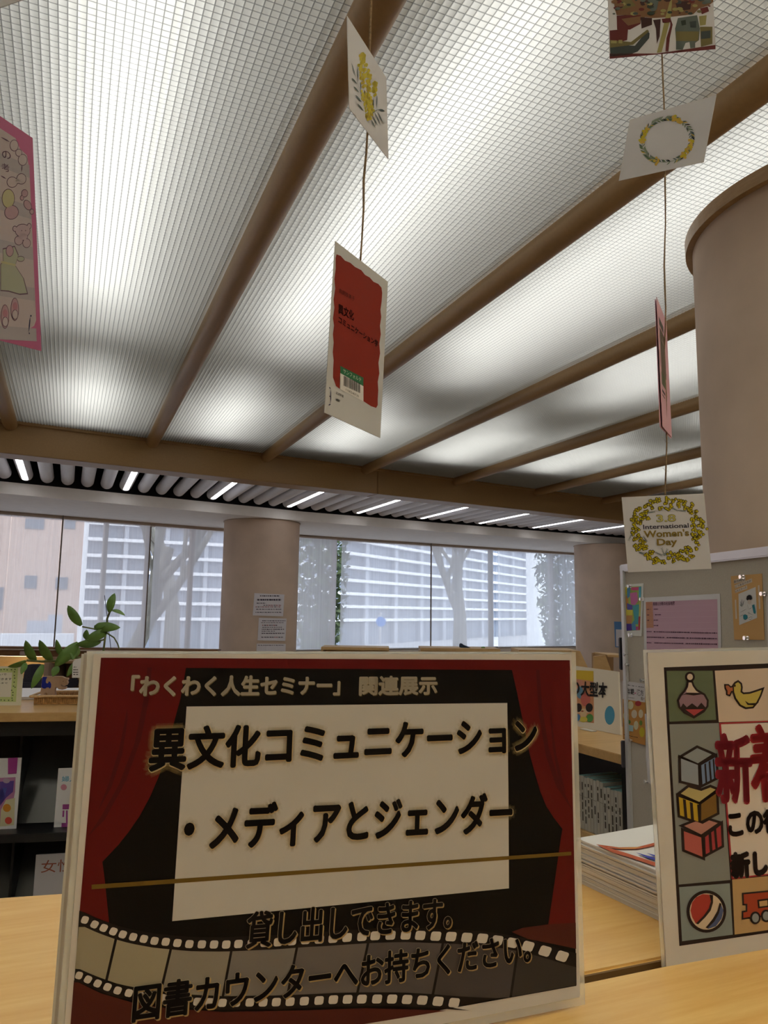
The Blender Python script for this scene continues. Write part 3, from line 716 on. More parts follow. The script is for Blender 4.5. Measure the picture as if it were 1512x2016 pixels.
q8([(110, 480), (250, 470), (370, 480), (500, 320), (525, 350), (520, 400), (400, 540), (290, 580), (115, 590)], 1, 2); q8([(110, 420), (330, 440), (500, 310), (520, 330), (350, 470), (110, 500)], 2, 3); q8([(120, 425), (180, 425), (180, 455), (120, 455)], 6, 4); q8([(200, 420), (240, 420), (240, 455), (200, 455)], 6, 4)
q8([(108, 560), (600, 560), (1212, 470), (1212, 515), (108, 615)], 0, 2)
q8([(430, 180), (550, 190), (550, 260), (440, 300)], 7, 2); q8([(560, 210), (640, 200), (630, 380), (600, 460), (590, 300)], 7, 2)
q8([(740, 0), (760, 0), (745, 190), (650, 545), (600, 555), (640, 400), (690, 180)], 6, 4); q8([(740, 190), (765, 260), (735, 400), (720, 540), (690, 540), (700, 400), (740, 270)], 0, 4); q8([(650, 200), (740, 190), (740, 235), (660, 240)], 0, 5)
q8([(820, 190), (1020, 160), (1050, 300), (1040, 420), (1000, 450), (1000, 500), (950, 505), (940, 440), (900, 450), (870, 520), (800, 520), (800, 430), (790, 300)], 5, 2); q8([(800, 330), (1040, 330), (1030, 430), (800, 430)], 2, 3); q8([(850, 220), (900, 210), (905, 260), (860, 270)], 3, 4); q8([(940, 230), (1010, 220), (1010, 290), (950, 290)], 1, 4)
q8([(1050, 90), (1130, 70), (1145, 120), (1070, 150)], 0, 3); q8([(1050, 280), (1180, 280), (1180, 460), (1060, 490)], 2, 2); q8([(1060, 330), (1160, 320), (1160, 400), (1060, 410)], 1, 3); q8([(1040, 170), (1120, 160), (1110, 260), (1050, 270)], 6, 2)
q8([(200, 10), (330, 0), (380, 60), (240, 100)], 2, 3); q8([(470, 0), (620, 0), (600, 100), (520, 90)], 5, 3); q8([(790, 20), (960, 10), (950, 100), (820, 120)], 7, 3)
for _ in range(60):
    x, y = rr.uniform(130, 1180), rr.uniform(-40, 150); s = rr.uniform(10, 40)
    q8([(x+s*math.cos(k)*1.1, y+s*.6*math.sin(k)) for k in np.linspace(0, 6.28, 7, endpoint=False)], int(rr.integers(8)), 4+rr.random()*2)
mb.build('souvenir_picture', t)
STR2 = [(a+b)/2]
# wreath
h = .09
l, r = card_from((1232, 240.6), (1400.8, 192), (1395, 314.7), (1226, 352), h)
t, fr, w = card_thing('hanging_card', l, r, h, 'white hanging card with an oval green and yellow leaf wreath', 'card')
STR2.append((l+r)/2)
mb = MB()
ec = (705, 1465); ea, eb, er = 262, 225, -.32
nl = 96
for k in range(nl):
    a = 2*math.pi*k/nl; ga = math.degrees(a) % 360
    def E(a, s=1.0): x, y = ea*s*math.cos(a), eb*s*math.sin(a); return (ec[0]+x*math.cos(er)-y*math.sin(er), ec[1]+x*math.sin(er)+y*math.cos(er))
    flower = (20 < ga < 75) or (190 < ga < 235) or (295 < ga < 325) or (125 < ga < 140)
    if flower and k % 2 == 0:
        for _ in range(5):
            c = E(a+rr.normal()*.03, 1+rr.normal()*.06); poly(mb, fr, [PX8(c[0]+14*math.cos(q), c[1]+14*math.sin(q)) for q in np.linspace(0, 6.28, 8, endpoint=False)], [YEL, OCH, OCH][rr.integers(3)], K*(2+2*rr.random()))
    for s_, dr in ((1.14, .16), (.88, .14)):
        if rr.random() < .82: leafp(mb, fr, PX8(*E(a)), PX8(*E(a+dr*(1 if k < nl else -1), s_)), .0008, [LEAF2, LEAFG, INKBK, LEAF2, OCH][rr.choice(5, p=[.4, .25, .08, .17, .1])], K*(1+rr.random()))
    leafp(mb, fr, PX8(*E(a-.05)), PX8(*E(a+.06)), .0003, LEAF2, K*1.2)
mb.build('wreath_drawing', t)
# pink leaflet, folded round the string
h = .169
l, r = card_from((1295, 588), (1315, 636), (1320, 861), (1302.5, 837), h)
t, fr, w = card_thing('hanging_leaflet', l, r, h, 'narrow pink hanging leaflet seen almost edge-on, above the mimosa wreath date card', 'leaflet', mat('leaflet_pink', (.66, .36, .46), .5, .3))
STR2.append((l+r)/2)
fr2 = Fr((l+r)/2, (r-l)+np.array([-.004, .012, 0])); slab(Fr(fr2.o-fr.n*.0016, (r-l)+np.array([.0015, -.001, 0])), -w/2, w/2, -h/2-.002, h/2, .0006, mat('leaflet_pink', (.66, .36, .46)), 'back_leaf', t)
mb = MB(); fu = lambda a, b: (-w/2+a*w, h/2-b*h)
for (a0, b0, a1, b1, m_) in ((.12, .13, .55, .19, ink('photo_grey', .10, .09, .08)), (.15, .21, .62, .56, ink('photo_brown', .12, .09, .07)), (.12, .56, .5, .66, ink('photo_green', .10, .11, .06)), (.25, .22, .5, .3, ink('photo_light', .3, .24, .2)), (.1, .70, .4, .72, INKBK), (.1, .74, .35, .75, INKBK)):
    mb.face([fr.w(fu(*p), K*(2 if b0 < .2 else 3)) for p in ((a0, b0), (a1, b0), (a1, b1), (a0, b1))], m_)
mb.build('leaflet_print', t)
# women's day card
h = .10
l, r = card_from((1225.6, 979), (1388, 971.5), (1399, 1120), (1234.7, 1126.8), h)
tilt = .055
t, fr, w = card_thing('hanging_card', l, r, h, 'white hanging card reading 3.8 International Women\'s Day inside a mimosa wreath', 'card')
STR2.append((l+r)/2)
PX4 = lambda x, y: (1180+x/5.815, 950+y/5.815)
mb = MB(); YB_ = ink('bright_mimosa', .50, .42, .015); DKY = ink('mimosa_outline', .07, .05, .01)
ring = [(770, 190), (850, 205), (920, 215), (985, 250), (1060, 260), (1110, 340), (1100, 400), (1150, 420), (1150, 490), (1180, 520), (1140, 570), (1140, 620), (1080, 640), (1110, 690), (1100, 750), (1050, 780), (1060, 840), (1000, 880), (930, 870), (900, 820), (850, 890), (810, 810), (790, 860), (730, 910), (680, 890), (620, 910), (610, 780), (560, 860), (530, 830), (520, 760), (450, 760), (500, 690), (430, 720), (400, 660), (440, 610), (390, 580), (430, 540), (400, 490), (460, 460), (380, 430), (420, 400), (390, 370), (480, 370), (430, 320), (520, 340), (460, 300), (520, 285), (600, 290), (560, 250), (600, 215), (640, 230), (680, 200), (700, 290), (760, 240), (780, 300), (820, 260), (900, 260), (960, 230), (1000, 300), (1040, 310), (1050, 350), (1060, 430), (1080, 480), (1170, 450), (1090, 540), (1160, 590), (1070, 600), (940, 790), (990, 800), (870, 830), (650, 860), (580, 810), (470, 720), (520, 720), (400, 520), (410, 430), (500, 410), (540, 400), (470, 660), (1020, 750), (960, 870), (1110, 640)]
for (x, y) in ring:
    for _ in range(5):
        cx, cy = x+rr.normal()*13, y+rr.normal()*11; lay = K*(1+3*rr.random())
        poly(mb, fr, [PX4(cx+(19+3*math.cos(3*q))*math.cos(q), cy+(17+3*math.sin(4*q))*math.sin(q)) for q in np.linspace(0, 6.28, 10, endpoint=False)], DKY, lay)
        poly(mb, fr, [PX4(cx+2+13*math.cos(q), cy+1+11*math.sin(q)) for q in np.linspace(0, 6.28, 8, endpoint=False)], YB_, lay+K*.5)
for p, q in (((540, 345), (640, 335)), ((830, 290), (900, 325)), ((900, 320), (990, 330)), ((380, 570), (330, 670)), ((500, 610), (545, 680)), ((450, 800), (510, 815)), ((745, 840), (710, 745)), ((745, 840), (780, 755)), ((640, 800), (720, 835))):
    leafp(mb, fr, PX4(*p), PX4(*q), .0003, LEAFG, K*3)
    for k in range(6):
        f = k/6; c = (p[0]+(q[0]-p[0])*f, p[1]+(q[1]-p[1])*f); dx, dy = q[0]-p[0], q[1]-p[1]; L_ = math.hypot(dx, dy)
        for sg in (1, -1): leafp(mb, fr, PX4(*c), PX4(c[0]+dx/L_*16-sg*dy/L_*14, c[1]+dy/L_*16+sg*dx/L_*14), .00025, LEAFG, K*3)
mb.build('wreath_drawing', t)
mb = MB(); NAV = ink('navy_text', .035, .025, .05); GLD = ink('gold_text', .22, .15, .03); PGD = ink('pale_gold', .50, .46, .14)
text(mb, fr, '3.8', PX4(652, 455), PX4(878, 448), PX4(652, 368), DKY, K*4, .03, ref=.03); text(mb, fr, '3.8', PX4(656, 451), PX4(874, 444), PX4(656, 372), PGD, K*5, .012, ref=.012)
text(mb, fr, 'International', PX4(503, 535), PX4(1022, 515), PX4(503, 485), NAV, K*4, .015)
text(mb, fr, 'Women\'s', PX4(515, 630), PX4(1025, 610), PX4(515, 553), GLD, K*4, .03); text(mb, fr, 'Day', PX4(665, 742), PX4(888, 735), PX4(665, 648), GLD, K*4, .03)
mb.build('lettering', t)
# strings
def jute(pts, lab, r=.0011):
    P = []; pts = [np.array(p, float) for p in pts]
    for a, b in zip(pts[:-1], pts[1:]):
        n = max(2, int(np.linalg.norm(b-a)/.03))
        for k in range(n): f = k/n; P.append(a+(b-a)*f+np.array([.0008*math.sin(9*f+len(P)*.7), .0008*math.cos(7*f+len(P)*.5), 0]))
    P.append(pts[-1]); mb = MB(); mb.tube(P, [r*(1+.18*math.sin(i*1.3)) for i in range(len(P))], JUTE, 6)
    # loose fibres
    for _ in range(int(len(P)*1.2)):
        i = rr.integers(1, len(P)-1); c = P[i]; d = rr.normal(size=3)*.004; mb.tube([c, c+d*.6+UP*.001, c+d], [.00018, .00014, .0001], JUTE, 3, caps=False)
    return tag(mb.build('jute_string'), lab, 'string')
N0 = np.array([0, 0.0, 0])
bk = lambda p, d=.0045: np.array([p[0]*(1+d/ math.hypot(p[0], p[1])), p[1]*(1+d/math.hypot(p[0], p[1])), p[2]])
m1, r1 = STR1
a_ = onpl(730, 0, m1, _n(np.array([m1[0], m1[1], 0])))
jute([bk((a_[0], a_[1], CEIL-.01)), bk(a_), bk(m1), bk(r1+UP*.08)], 'thin jute string from the ceiling holding the mimosa card and the red cover card')
c1, w1, p1, d1 = STR2
jute([bk((c1[0], c1[1], CEIL-.01)), bk(c1), bk(w1), bk(p1), bk(p1-UP*.10), bk(d1+UP*.045)], 'thin jute string holding the four cards beside the big round column')

# ================================================================== COUNTER AND SIGNS
TZc = .92
ga, gb = onz(1145, 1931, TZc), onz(1310, 1897, TZc)
gu = _n(gb-ga); gn = np.array([-gu[1], gu[0], 0])    # along the gap, and away from the camera
def tabletop(name, a, u, n, u0, u1, n0, n1, lab, th=.03):
    mb = MB(); c = a+u*(u0+u1)/2+n*(n0+n1)/2; c[2] = TZc-th/2; mb.box(c, u*(u1-u0)/2, n*(n1-n0)/2, (0, 0, th/2), OAK)
    t = empty(name, (c[0], c[1], FLOOR), lab, 'table'); mb.build('tabletop', t, .0015)
    mb = MB(); cc = c.copy(); cc[2] = (TZc-th+FLOOR)/2; mb.box(cc, u*((u1-u0)/2-.04), n*((n1-n0)/2-.03), (0, 0, (TZc-th-FLOOR)/2), OAK2); mb.build('body', t, .002)
    return t
tbl = onz(0, 1767, TZc); back = (tbl-ga)@gn; tbr = onz(130, 1758, TZc)
bdir = _n(tbr-tbl); bl_c = tbl-bdir*((tbl-(ga-gu*.75))@bdir)*1.0; fl_, fr_ = ga-gu*.75+gn*.008, ga+gu*1.25+gn*.008
lb_ = tbl+bdir*((fl_-tbl)@bdir); rb_ = tbl+bdir*((fr_-tbl)@bdir)
rearc = empty('display_counter', (ga[0], ga[1]+.1, FLOOR), 'pale oak display counter carrying the paper stack, behind the gap', 'table')
flat = lambda p, z: np.array([p[0], p[1], z])
mb = MB(); mb.prism([flat(p, TZc-.03) for p in (fl_, fr_, rb_, lb_)], (0, 0, .03), OAK); mb.build('tabletop', rearc, .0015)
GAPSH = mat('gap_shade_brown', (.20, .11, .04), .5, .3)  # thin brown strip standing in for the shade inside the counter gap
mb = MB(); mb.prism([flat(p, FLOOR) for p in (fl_+gn*.03, fr_+gn*.03, rb_-gn*.03, lb_-gn*.03)], (0, 0, TZc-.031-FLOOR), OAK2); mb.build('body', rearc)
mb = MB(); mb.box(flat((fl_+fr_)/2-gn*.0012, TZc-.016), gu*1.0, gn*.001, UP*.0148, GAPSH); mb.build('gap_shade', rearc)
tabletop('display_counter', ga, gu, gn, -.75, 1.25, -.55, -.002, 'pale oak display counter nearest the viewer, in front of the gap')

# ---- sign 1
U1 = _n(np.array([.999, -.035, -.008])); V1 = _n(np.array([.014, .028, 1.0]))
S1 = Fr((.154, .392, 1.029), U1, V1)
# place the print rectangle from its four corners
cs = [S1.px(*p) for p in ((197, 1292), (1120, 1302), (1136, 1943), (133, 2118))]
P0 = S1.px(187, 1281); P1 = S1.px(1133, 1290)
u0 = S1.px(187, 1283)[0]-.001; u1 = S1.px(1137, 1600)[0]; vtop = S1.px(660, 1287)[1]; vbot = S1.px(1143, 1980)[1]
sign = empty('event_sign', S1.w(((u0+u1)/2, vbot)), 'landscape laminated sign with red stage curtains and a film strip', 'sign')
sh = slab(S1, u0, u1-.0015, vbot+.004, vtop, .0007, PAPER, 'front_sheet', sign)
EDGE = mat('sheet_edge', (.55, .51, .47), .5, .3)
for k in range(1, 8):     # sheets stacked behind it
    d = .0016*k; ox = -.0006*k-(.0006 if k % 2 else 0); oz = (0.0006 if k % 3 else .0012)
    f2 = Fr(S1.o-S1.n*d, S1.u, S1.v)
    slab(f2, u0-.001+ox, u1-.004+ox*.5, vbot+.004, vtop+oz-.001*(k > 4), .0007, [PAPER, FILM, EDGE][k % 3], 'sheet', sign)
# clear laminate margin, slightly larger than the paper
lam = bpy.data.materials.new('clear_laminate'); lam.use_nodes = True; nt = lam.node_tree; b = nt.nodes['Principled BSDF']
b.inputs['Base Color'].default_value = (.9, .9, .88, 1); b.inputs['Alpha'].default_value = .32; b.inputs['Roughness'].default_value = .12
f2 = Fr(S1.o-S1.n*.0009, S1.u, S1.v); slab(f2, u0-.003, u1+.0025, vbot-.001, vtop+.0012, .0002, lam, 'laminate', sign)
CUR = ink('curtain_red', .12, .009, .009, .4); CURD = ink('curtain_fold', .085, .009, .010, .4); BLK = ink('stage_black', .006, .005, .005, .5); MAR = ink('stage_maroon', .085, .018, .014, .4)
WP = mat('print_white', (.53, .505, .49), .5, .3, noise=(18, .03, (1, 1, 1)))
k0 = .00010
mb = MB()
pz = lambda pts, m, lay: poly(mb, S1, pts, m, lay*k0)
corner = [(197, 1292), (1120, 1302), (1136, 1943)]
BLp = (133, 2118)
pz([(197, 1292), (1120, 1302), (1128, 1600), (1136, 1943), (715, 2016), BLp, (165, 1700)], BLK, 1)
pz([(197, 1292), (1120, 1302), (1121, 1322), (197, 1311)], CUR, 3)
Lc = [(197, 1292), (367, 1294), (364.8, 1311.6), (353.8, 1373.5), (340, 1425), (327, 1478), (312.6, 1524.8), (295, 1566), (274.7, 1604), (254, 1634), (233.5, 1660), (202, 1693.6), (207.5, 1735.7), (215.7, 1815), (180, 1802), (157.5, 1791), (176, 1560)]
pz(Lc, CUR, 2)
Rc = [(1003, 1301), (1120, 1302), (1128, 1600), (1134, 1830), (1080, 1821.4), (1092, 1740), (1104.3, 1650), (1107, 1634), (1090, 1612), (1075.6, 1590), (1063, 1560), (1052.6, 1524.7), (1042, 1486), (1033.4, 1444), (1025, 1405), (1018, 1371), (1005.8, 1318.7)]
pz(Rc, CUR, 2)
PX3 = lambda x, y: (120+x/2.908, 1260+y/2.908); PX4b = lambda x, y: (600+x/2.607, 1260+y/2.607)
pz([PX3(*p) for p in ((490, 150), (515, 150), (500, 330), (455, 560), (370, 800), (250, 1020), (150, 1120), (230, 1000), (330, 820), (420, 580), (470, 330))], CURD, 3)
pz([PX3(*p) for p in ((375, 380), (378, 450), (350, 640), (290, 830), (210, 970), (270, 820), (330, 620), (365, 440))], CURD, 3)
pz([PX4b(*p) for p in ((1183, 155), (1200, 155), (1215, 350), (1250, 560), (1300, 720), (1375, 885), (1290, 760), (1235, 600), (1200, 400), (1188, 250))], CURD, 3)
pz([PX4b(*p) for p in ((1258, 310), (1265, 420), (1290, 600), (1340, 800), (1300, 720), (1270, 560), (1258, 420))], CURD, 3)
mb.build('curtain_print', sign)
mb = MB()
C6 = lambda x, y: (640+x/2.8, 1650+y/2.8); C5 = lambda x, y: (120+x/2.8, 1650+y/2.8)
pz([(1008, 1836), (1030, 1828), (1080, 1821.4), (1134, 1819), (1135, 1870), (1100, 1862), (1040, 1850)], MAR, 2.5)
pz([(147, 1926), (200, 1952), (260, 1970), (330, 1982), (440, 1990), (600, 1988), (720, 1984), (880, 1990), (715, 2016), BLp], MAR, 2.5)
UPH = [(168, 1807), (187, 1816), (205, 1823), (224, 1830), (242.5, 1836), (263, 1841), (284, 1845), (305, 1849), (327, 1851), (350, 1853.5), (373.5, 1855.7), (398, 1856.4), (422, 1856.8), (446, 1857), (470, 1856), (496, 1855), (522, 1854), (548, 1853), (575, 1851), (602, 1849), (629, 1848), (656, 1846.5), (683.6, 1844.6), (713, 1843), (739, 1841.5), (769, 1840.7), (799, 1840.5), (827.5, 1841.4), (858, 1843), (888, 1844), (919, 1846), (949.6, 1848), (979, 1852), (1008.6, 1857), (1039.6, 1864), (1073, 1873.6), (1106.8, 1884), (1132, 1892)]
LOH = [(157, 1916), (174.6, 1924), (193.6, 1932), (213, 1939), (233, 1946), (255, 1951), (276, 1955), (298, 1958), (320, 1961), (343, 1965), (366, 1967), (390, 1969), (414, 1970), (439, 1971.5), (466, 1971.5), (493, 1971), (519, 1971), (545, 1970.7), (572, 1970), (600, 1969), (629, 1968), (657, 1966.5), (685, 1966), (713, 1965.7), (743, 1965.7), (772.5, 1966), (802, 1967), (832, 1968.6), (863, 1971), (894.6, 1974), (925, 1976)]
ext = lambda H, d: [(x, y+d) for x, y in H]
U_top = [(157, 1789)]+ext(UPH, -14)+[(1135, 1878)]
L_bot = [(148, 1930)]+ext(LOH, 14)
pz(U_top+[(1135.5, 1936), (890, 1984)]+L_bot[::-1], ink('film_black', .016, .012, .012), 4)
# frames between the two perforated edges
divs = [((156, 1822), (149, 1900)), ((229, 1848), (211, 1921)), ((337, 1867), (318, 1948)), ((456, 1872), (440, 1957)), ((585, 1868), (567, 1957)), ((725, 1859), (704.5, 1950)), ((872, 1859), (853, 1955)), ((1019, 1874), (1006, 1970)), ((1135, 1908), (1135.5, 1938))]
tones = [(.32, .28, .20), (.33, .29, .21), (.27, .24, .20), (.20, .18, .165), (.15, .13, .125), (.105, .09, .09), (.075, .062, .062), (.05, .042, .04)]
def yi(H, x): return float(np.interp(x, [p[0] for p in H], [p[1] for p in H]))
for k, tn in enumerate(tones):
    (a, b), (c, d) = divs[k], divs[k+1]; e = 2.5
    xs = np.linspace(a[0]+(e if k else 0), c[0]-(e if k < 7 else 0), 7); top = [(x, yi(UPH, x)+14) for x in xs]
    xs2 = np.linspace(b[0]+(e if k else 0), d[0]-(e if k < 7 else 0), 7)
    bot = [(x, min(yi(LOH, x)-13 if x < 926 else 1963+(x-926)*.05, 1984-(x-890)*.176 if x > 890 else 9999)) for x in xs2]
    pz(top+bot[::-1], ink('film_frame%d' % k, *tn), 5)
HOLE = ink('film_hole', .62, .57, .53)
for H in (UPH, LOH):
    for j, (x, y) in enumerate(H):
        if x > 1125: continue
        sw = 13.5+(x-150)/1000*9; shh = 14.5+(x-150)/1000*5; ang = math.atan2(yi(H, x+12)-yi(H, x-12), 24)
        if H is LOH and x > 900: continue
        R_ = rrect(0, 0, sw, shh, 4.5, 3); sk = -.15
        pz([(x+a*math.cos(ang)-b*math.sin(ang)+sk*b, y+a*math.sin(ang)+b*math.cos(ang)) for a, b in R_], HOLE, 6)
mb.build('film_strip_print', sign)
mb = MB(); pz([(365.9, 1389), (997, 1385.4), (1000, 1560), (1001.8, 1750), (339.6, 1810.7), (355, 1560)], WP, 4.5); mb.build('white_screen_print', sign)
mb = MB(); pz([(181, 1738), (1124, 1678.5), (1124, 1685.5), (181, 1747)], ink('gold_bar', .16, .095, .018), 6); mb.build('gold_bar_print', sign)
# lettering
mb = MB(); CRM = ink('cream_letter', .60, .54, .44)
def tx(s, bl, br, top, m, lay, off=0, shift=(0, 0), ref=None): text(mb, S1, s, bl, br, top, m, lay*k0, off, shift, ref=ref)
CRS = ink('cream_shadow', .25, .19, .10)
def bx2(s_, bl, br, top, m, lay, rad, shift=(0, 0), n=8): btext(mb, S1, s_, bl, br, top, m, lay*k0, rad, shift, n)
for st, bl, br, tp in (('「わくわく人生セミナー」', (256, 1368), (666, 1367), (256, 1328)), ('関連展示', (706, 1368), (858, 1367), (706, 1332))):
    bx2(st, bl, br, tp, CRS, 3.5, .00042, (.0003, -.0004)); bx2(st, bl, br, tp, CRM, 4.4, .00042)
GA = glowmat('glow_soft', (.70, .52, .22), .065)
T1 = ('異文化コミュニケーション', (293, 1514), (1054, 1481), (293, 1431)); T2 = ('・メディアとジェンダー', (361, 1674), (1005, 1637), (361, 1585))
for (st, bl, br, tp) in (T1, T2):
    lay = 6.5
    for rad, n_ in ((.0034, 8), (.0025, 8), (.0016, 6)):
        for k in range(n_):
            an = (k+.5*(n_ == 6))*6.2832/n_; tx(st, bl, br, tp, GA, lay, 0, (rad*math.cos(an), rad*math.sin(an)-.0002)); lay += .12
    bx2(st, bl, br, tp, ink('gold_rim', .60, .48, .28), 10, .00105, (.0002, -.0003), 10)
    bx2(st, bl, br, tp, INKBK, 11, .00072)
GRIM = ink('gold_rim2', .52, .36, .15)
for (st, bl, br, tp) in (('貸し出しできます。', (484, 1864), (887, 1827), (482, 1795)), ('図書カウンターへお持ちください。', (262, 2008), (1044, 1894), (260, 1937))):
    bx2(st, bl, br, tp, GRIM, 8, .00060, (.0006, -.0006)); bx2(st, bl, br, tp, ink('thin_rim', .42, .35, .26), 9, .00066); bx2(st, bl, br, tp, INKBK, 10, .00045)
mb.build('lettering', sign)

# ---- sign 2 (toy border)
lA, rA = card_from((1275, 1285), (1600, 1283), (1620, 1850), (1312, 1903), .21)
bl = onz(1312, 1903, TZc); tl = atd(1275, 1285, 1)    # left edge leans back a little
br = onz(1512, 1868, TZc); U2 = _n(br-bl); U2[2] = 0
# lean: choose the board plane through bl with U2 and tilt so that the top-left corner matches
bestv = None
for lean in np.linspace(-.2, .6, 161):
    nn = np.array([-U2[1], U2[0], 0]); V = _n(UP+nn*lean); f = Fr(bl, U2, V); q = f.px(1275, 1285)
    e = abs(q[0]+.002)
    if bestv is None or e < bestv[0]: bestv = (e, lean, q)
LEAN = min(max(bestv[1], -.05), .35)
nn = np.array([-U2[1], U2[0], 0]); S2f = Fr(bl, U2, _n(UP+nn*LEAN))
print('sign2 lean', bestv, S2f.px(1275, 1285), S2f.px(1512, 1283), S2f.px(1512, 1868))
h2 = S2f.px(1275, 1285)[1]
sign2 = empty('event_sign', bl, 'laminated sign bordered with a duck, blocks and ball, right of the curtain sign', 'sign')
q0, q1 = S2f.px(1275, 1285), S2f.px(1312, 1903)
wd2 = .297
mb = MB()
def quadslab(fr, P, th, m, lay=0):
    mb = MB(); F_ = [fr.w(p, lay) for p in P]; mb.prism(F_, -fr.n*th, m); return mb
P = [q0, (q0[0]+wd2, q0[1]+.004), (q1[0]+wd2, q1[1]), q1]
quadslab(S2f, P, .0008, PAPER).build('front_sheet', sign2)
P = [(q0[0]-.003, q0[1]+.002), (q0[0]+wd2+.003, q0[1]+.006), (q1[0]+wd2+.003, q1[1]-.002), (q1[0]-.003, q1[1]-.002)]
quadslab(S2f, P, .0003, lam, -.0010).build('laminate', sign2)
for k in range(1, 3):
    P = [(q0[0]+.002, q0[1]-.001), (q0[0]+wd2, q0[1]), (q1[0]+wd2, q1[1]), (q1[0]+.002, q1[1])]
    quadslab(S2f, P, .0005, FILM if k % 2 else PAPER, -.0008*k-.0006).build('sheet', sign2)
G3 = lambda x, y: (1120+x/3.857, 1260+y/3.857)      # crop coordinates of the upper half
G4 = lambda x, y: (1120+x/3.857, 1600+y/3.857)
mb = MB(); k2 = .00010
def p2(pts, m, lay): poly(mb, S2f, pts, m, lay*k2)
I = lambda n, *c: ink('toy_'+n, *c)
GRN = I('green', .13, .16, .10); GRY2 = I('grey', .24, .25, .25); BGE = I('beige', .60, .48, .40); FRM = I('frame', .030, .019, .019); BLU = I('blue_pale', .27, .30, .36); RDL = I('red_line', .38, .04, .05); TAN = I('tan', .50, .33, .16); LGR = I('lightgrey', .27, .29, .31); GBL = I('greyblue', .24, .28, .29)
# frame rectangle from (718,208) to bottom (838,1010 of lower crop) and the cells
A = G3(718, 208); 
tl_, bl_ = G3(720, 208), G4(838, 1012)
edge = lambda y0, x: None
right = lambda yl, slope: None
p2([G3(720, 208), (1700, 1299), (1700, 1800), G4(1512, 912), G4(838, 1012)], FRM, 1)
p2([G3(740, 234), G3(1090, 233), G3(1117, 606), G3(762, 620)], GRN, 2)
p2([G3(1106, 233), (1700, 1306), (1700, 1412), G3(1512, 612), G3(1137, 624)], BGE, 2)
p2([G3(1137, 628), G3(1512, 612), (1700, 1412), (1700, 1418), G3(1512, 622), G3(1150, 640)], RDL, 3)
p2([G3(762, 640), G3(1137, 630), G4(1225, 510), G4(832, 545)], GRY2, 2)
p2([G3(1137, 628), G3(1152, 634), G4(1245, 495), G4(1232, 500)], RDL, 4)
p2([G3(1152, 640), (1700, 1416), (1700, 1695), G4(1512, 468), G4(1243, 500)], I('paper', .68, .60, .56), 3)
p2([G4(1236, 492), G4(1512, 462), (1700, 1700), (1700, 1705), G4(1512, 472), G4(1238, 506)], RDL, 4)
p2([G4(835, 565), G4(1220, 535), G4(1243, 925), G4(858, 975)], GBL, 2)
p2([G4(1238, 508), (1700, 1706), (1700, 1795), G4(1512, 890), G4(1257, 925)], TAN, 2)
mb.build('grid_print', sign2)
mb = MB()
def ol(pts, m, wdt=8, lay=5, G=G3):       # filled shape with a dark outline
    P = np.array(pts, float); c = P.mean(0); n = len(P)
    O = []
    area = sum(P[i][0]*P[(i+1) % n][1]-P[(i+1) % n][0]*P[i][1] for i in range(n)); sg = 1 if area > 0 else -1
    for i in range(n):
        a, b, d = P[i-1], P[i], P[(i+1) % n]; e1 = _n(b-a+1e-9); e2 = _n(d-b+1e-9); nrm = np.array([e1[1]+e2[1], -e1[0]-e2[0]])*sg
        l_ = np.linalg.norm(nrm); nrm = nrm/l_ if l_ > 1e-6 else np.array([0, 0]); kf = 1/max(.45, l_/2); O.append(b+nrm*wdt*1.75*kf)
    p2([G(*q) for q in O], FRM, lay); p2([G(*q) for q in pts], m, lay+1)
# spinning top
ol([(915+22*math.cos(a), 280+24*math.sin(a)) for a in np.linspace(0, 6.28, 14, endpoint=False)], BGE, 9)
body = [(905, 322), (925, 322), (935, 350), (960, 385), (1020, 420), (1042, 460), (1040, 500), (1015, 535), (945, 578), (880, 545), (842, 505), (832, 460), (850, 425), (880, 390), (900, 355)]
ol(body, I('mauve', .28, .17, .22), 9)
p2([G3(*q) for q in ((905, 322), (925, 322), (935, 350), (960, 385), (982, 400), (890, 398), (885, 388), (900, 355))], BGE, 7)
p2([G3(*q) for q in ((850, 420), (890, 400), (985, 402), (1015, 416), (1000, 412), (940, 420), (880, 412))], FRM, 8)
p2([G3(*q) for q in ((862, 480), (890, 510), (930, 480), (970, 510), (1000, 475), (1035, 515), (1015, 535), (945, 578), (880, 545), (845, 510))], FRM, 7)
p2([G3(*q) for q in ((878, 526), (1020, 524), (945, 574))], I('cherry', .40, .06, .07), 8)
# duck
ol([(1262, 330), (1280, 320), (1298, 335), (1302, 360), (1298, 395), (1320, 412), (1370, 408), (1420, 392), (1460, 378), (1445, 420), (1420, 470), (1390, 505), (1340, 510), (1300, 490), (1265, 440), (1250, 395), (1248, 350)], I('duckyellow', .50, .40, .10), 8)
ol([(1186, 345), (1205, 345), (1222, 362), (1238, 358), (1240, 385), (1226, 388), (1215, 415), (1200, 410), (1200, 385), (1188, 365)], I('orange', .42, .13, .06), 6)
p2([G3(*q) for q in ((1240, 338), (1262, 340), (1258, 356), (1242, 352))], FRM, 8)
p2([G3(*q) for q in ((1330, 460), (1360, 480), (1410, 478), (1440, 470), (1400, 495), (1350, 492))], FRM, 8)
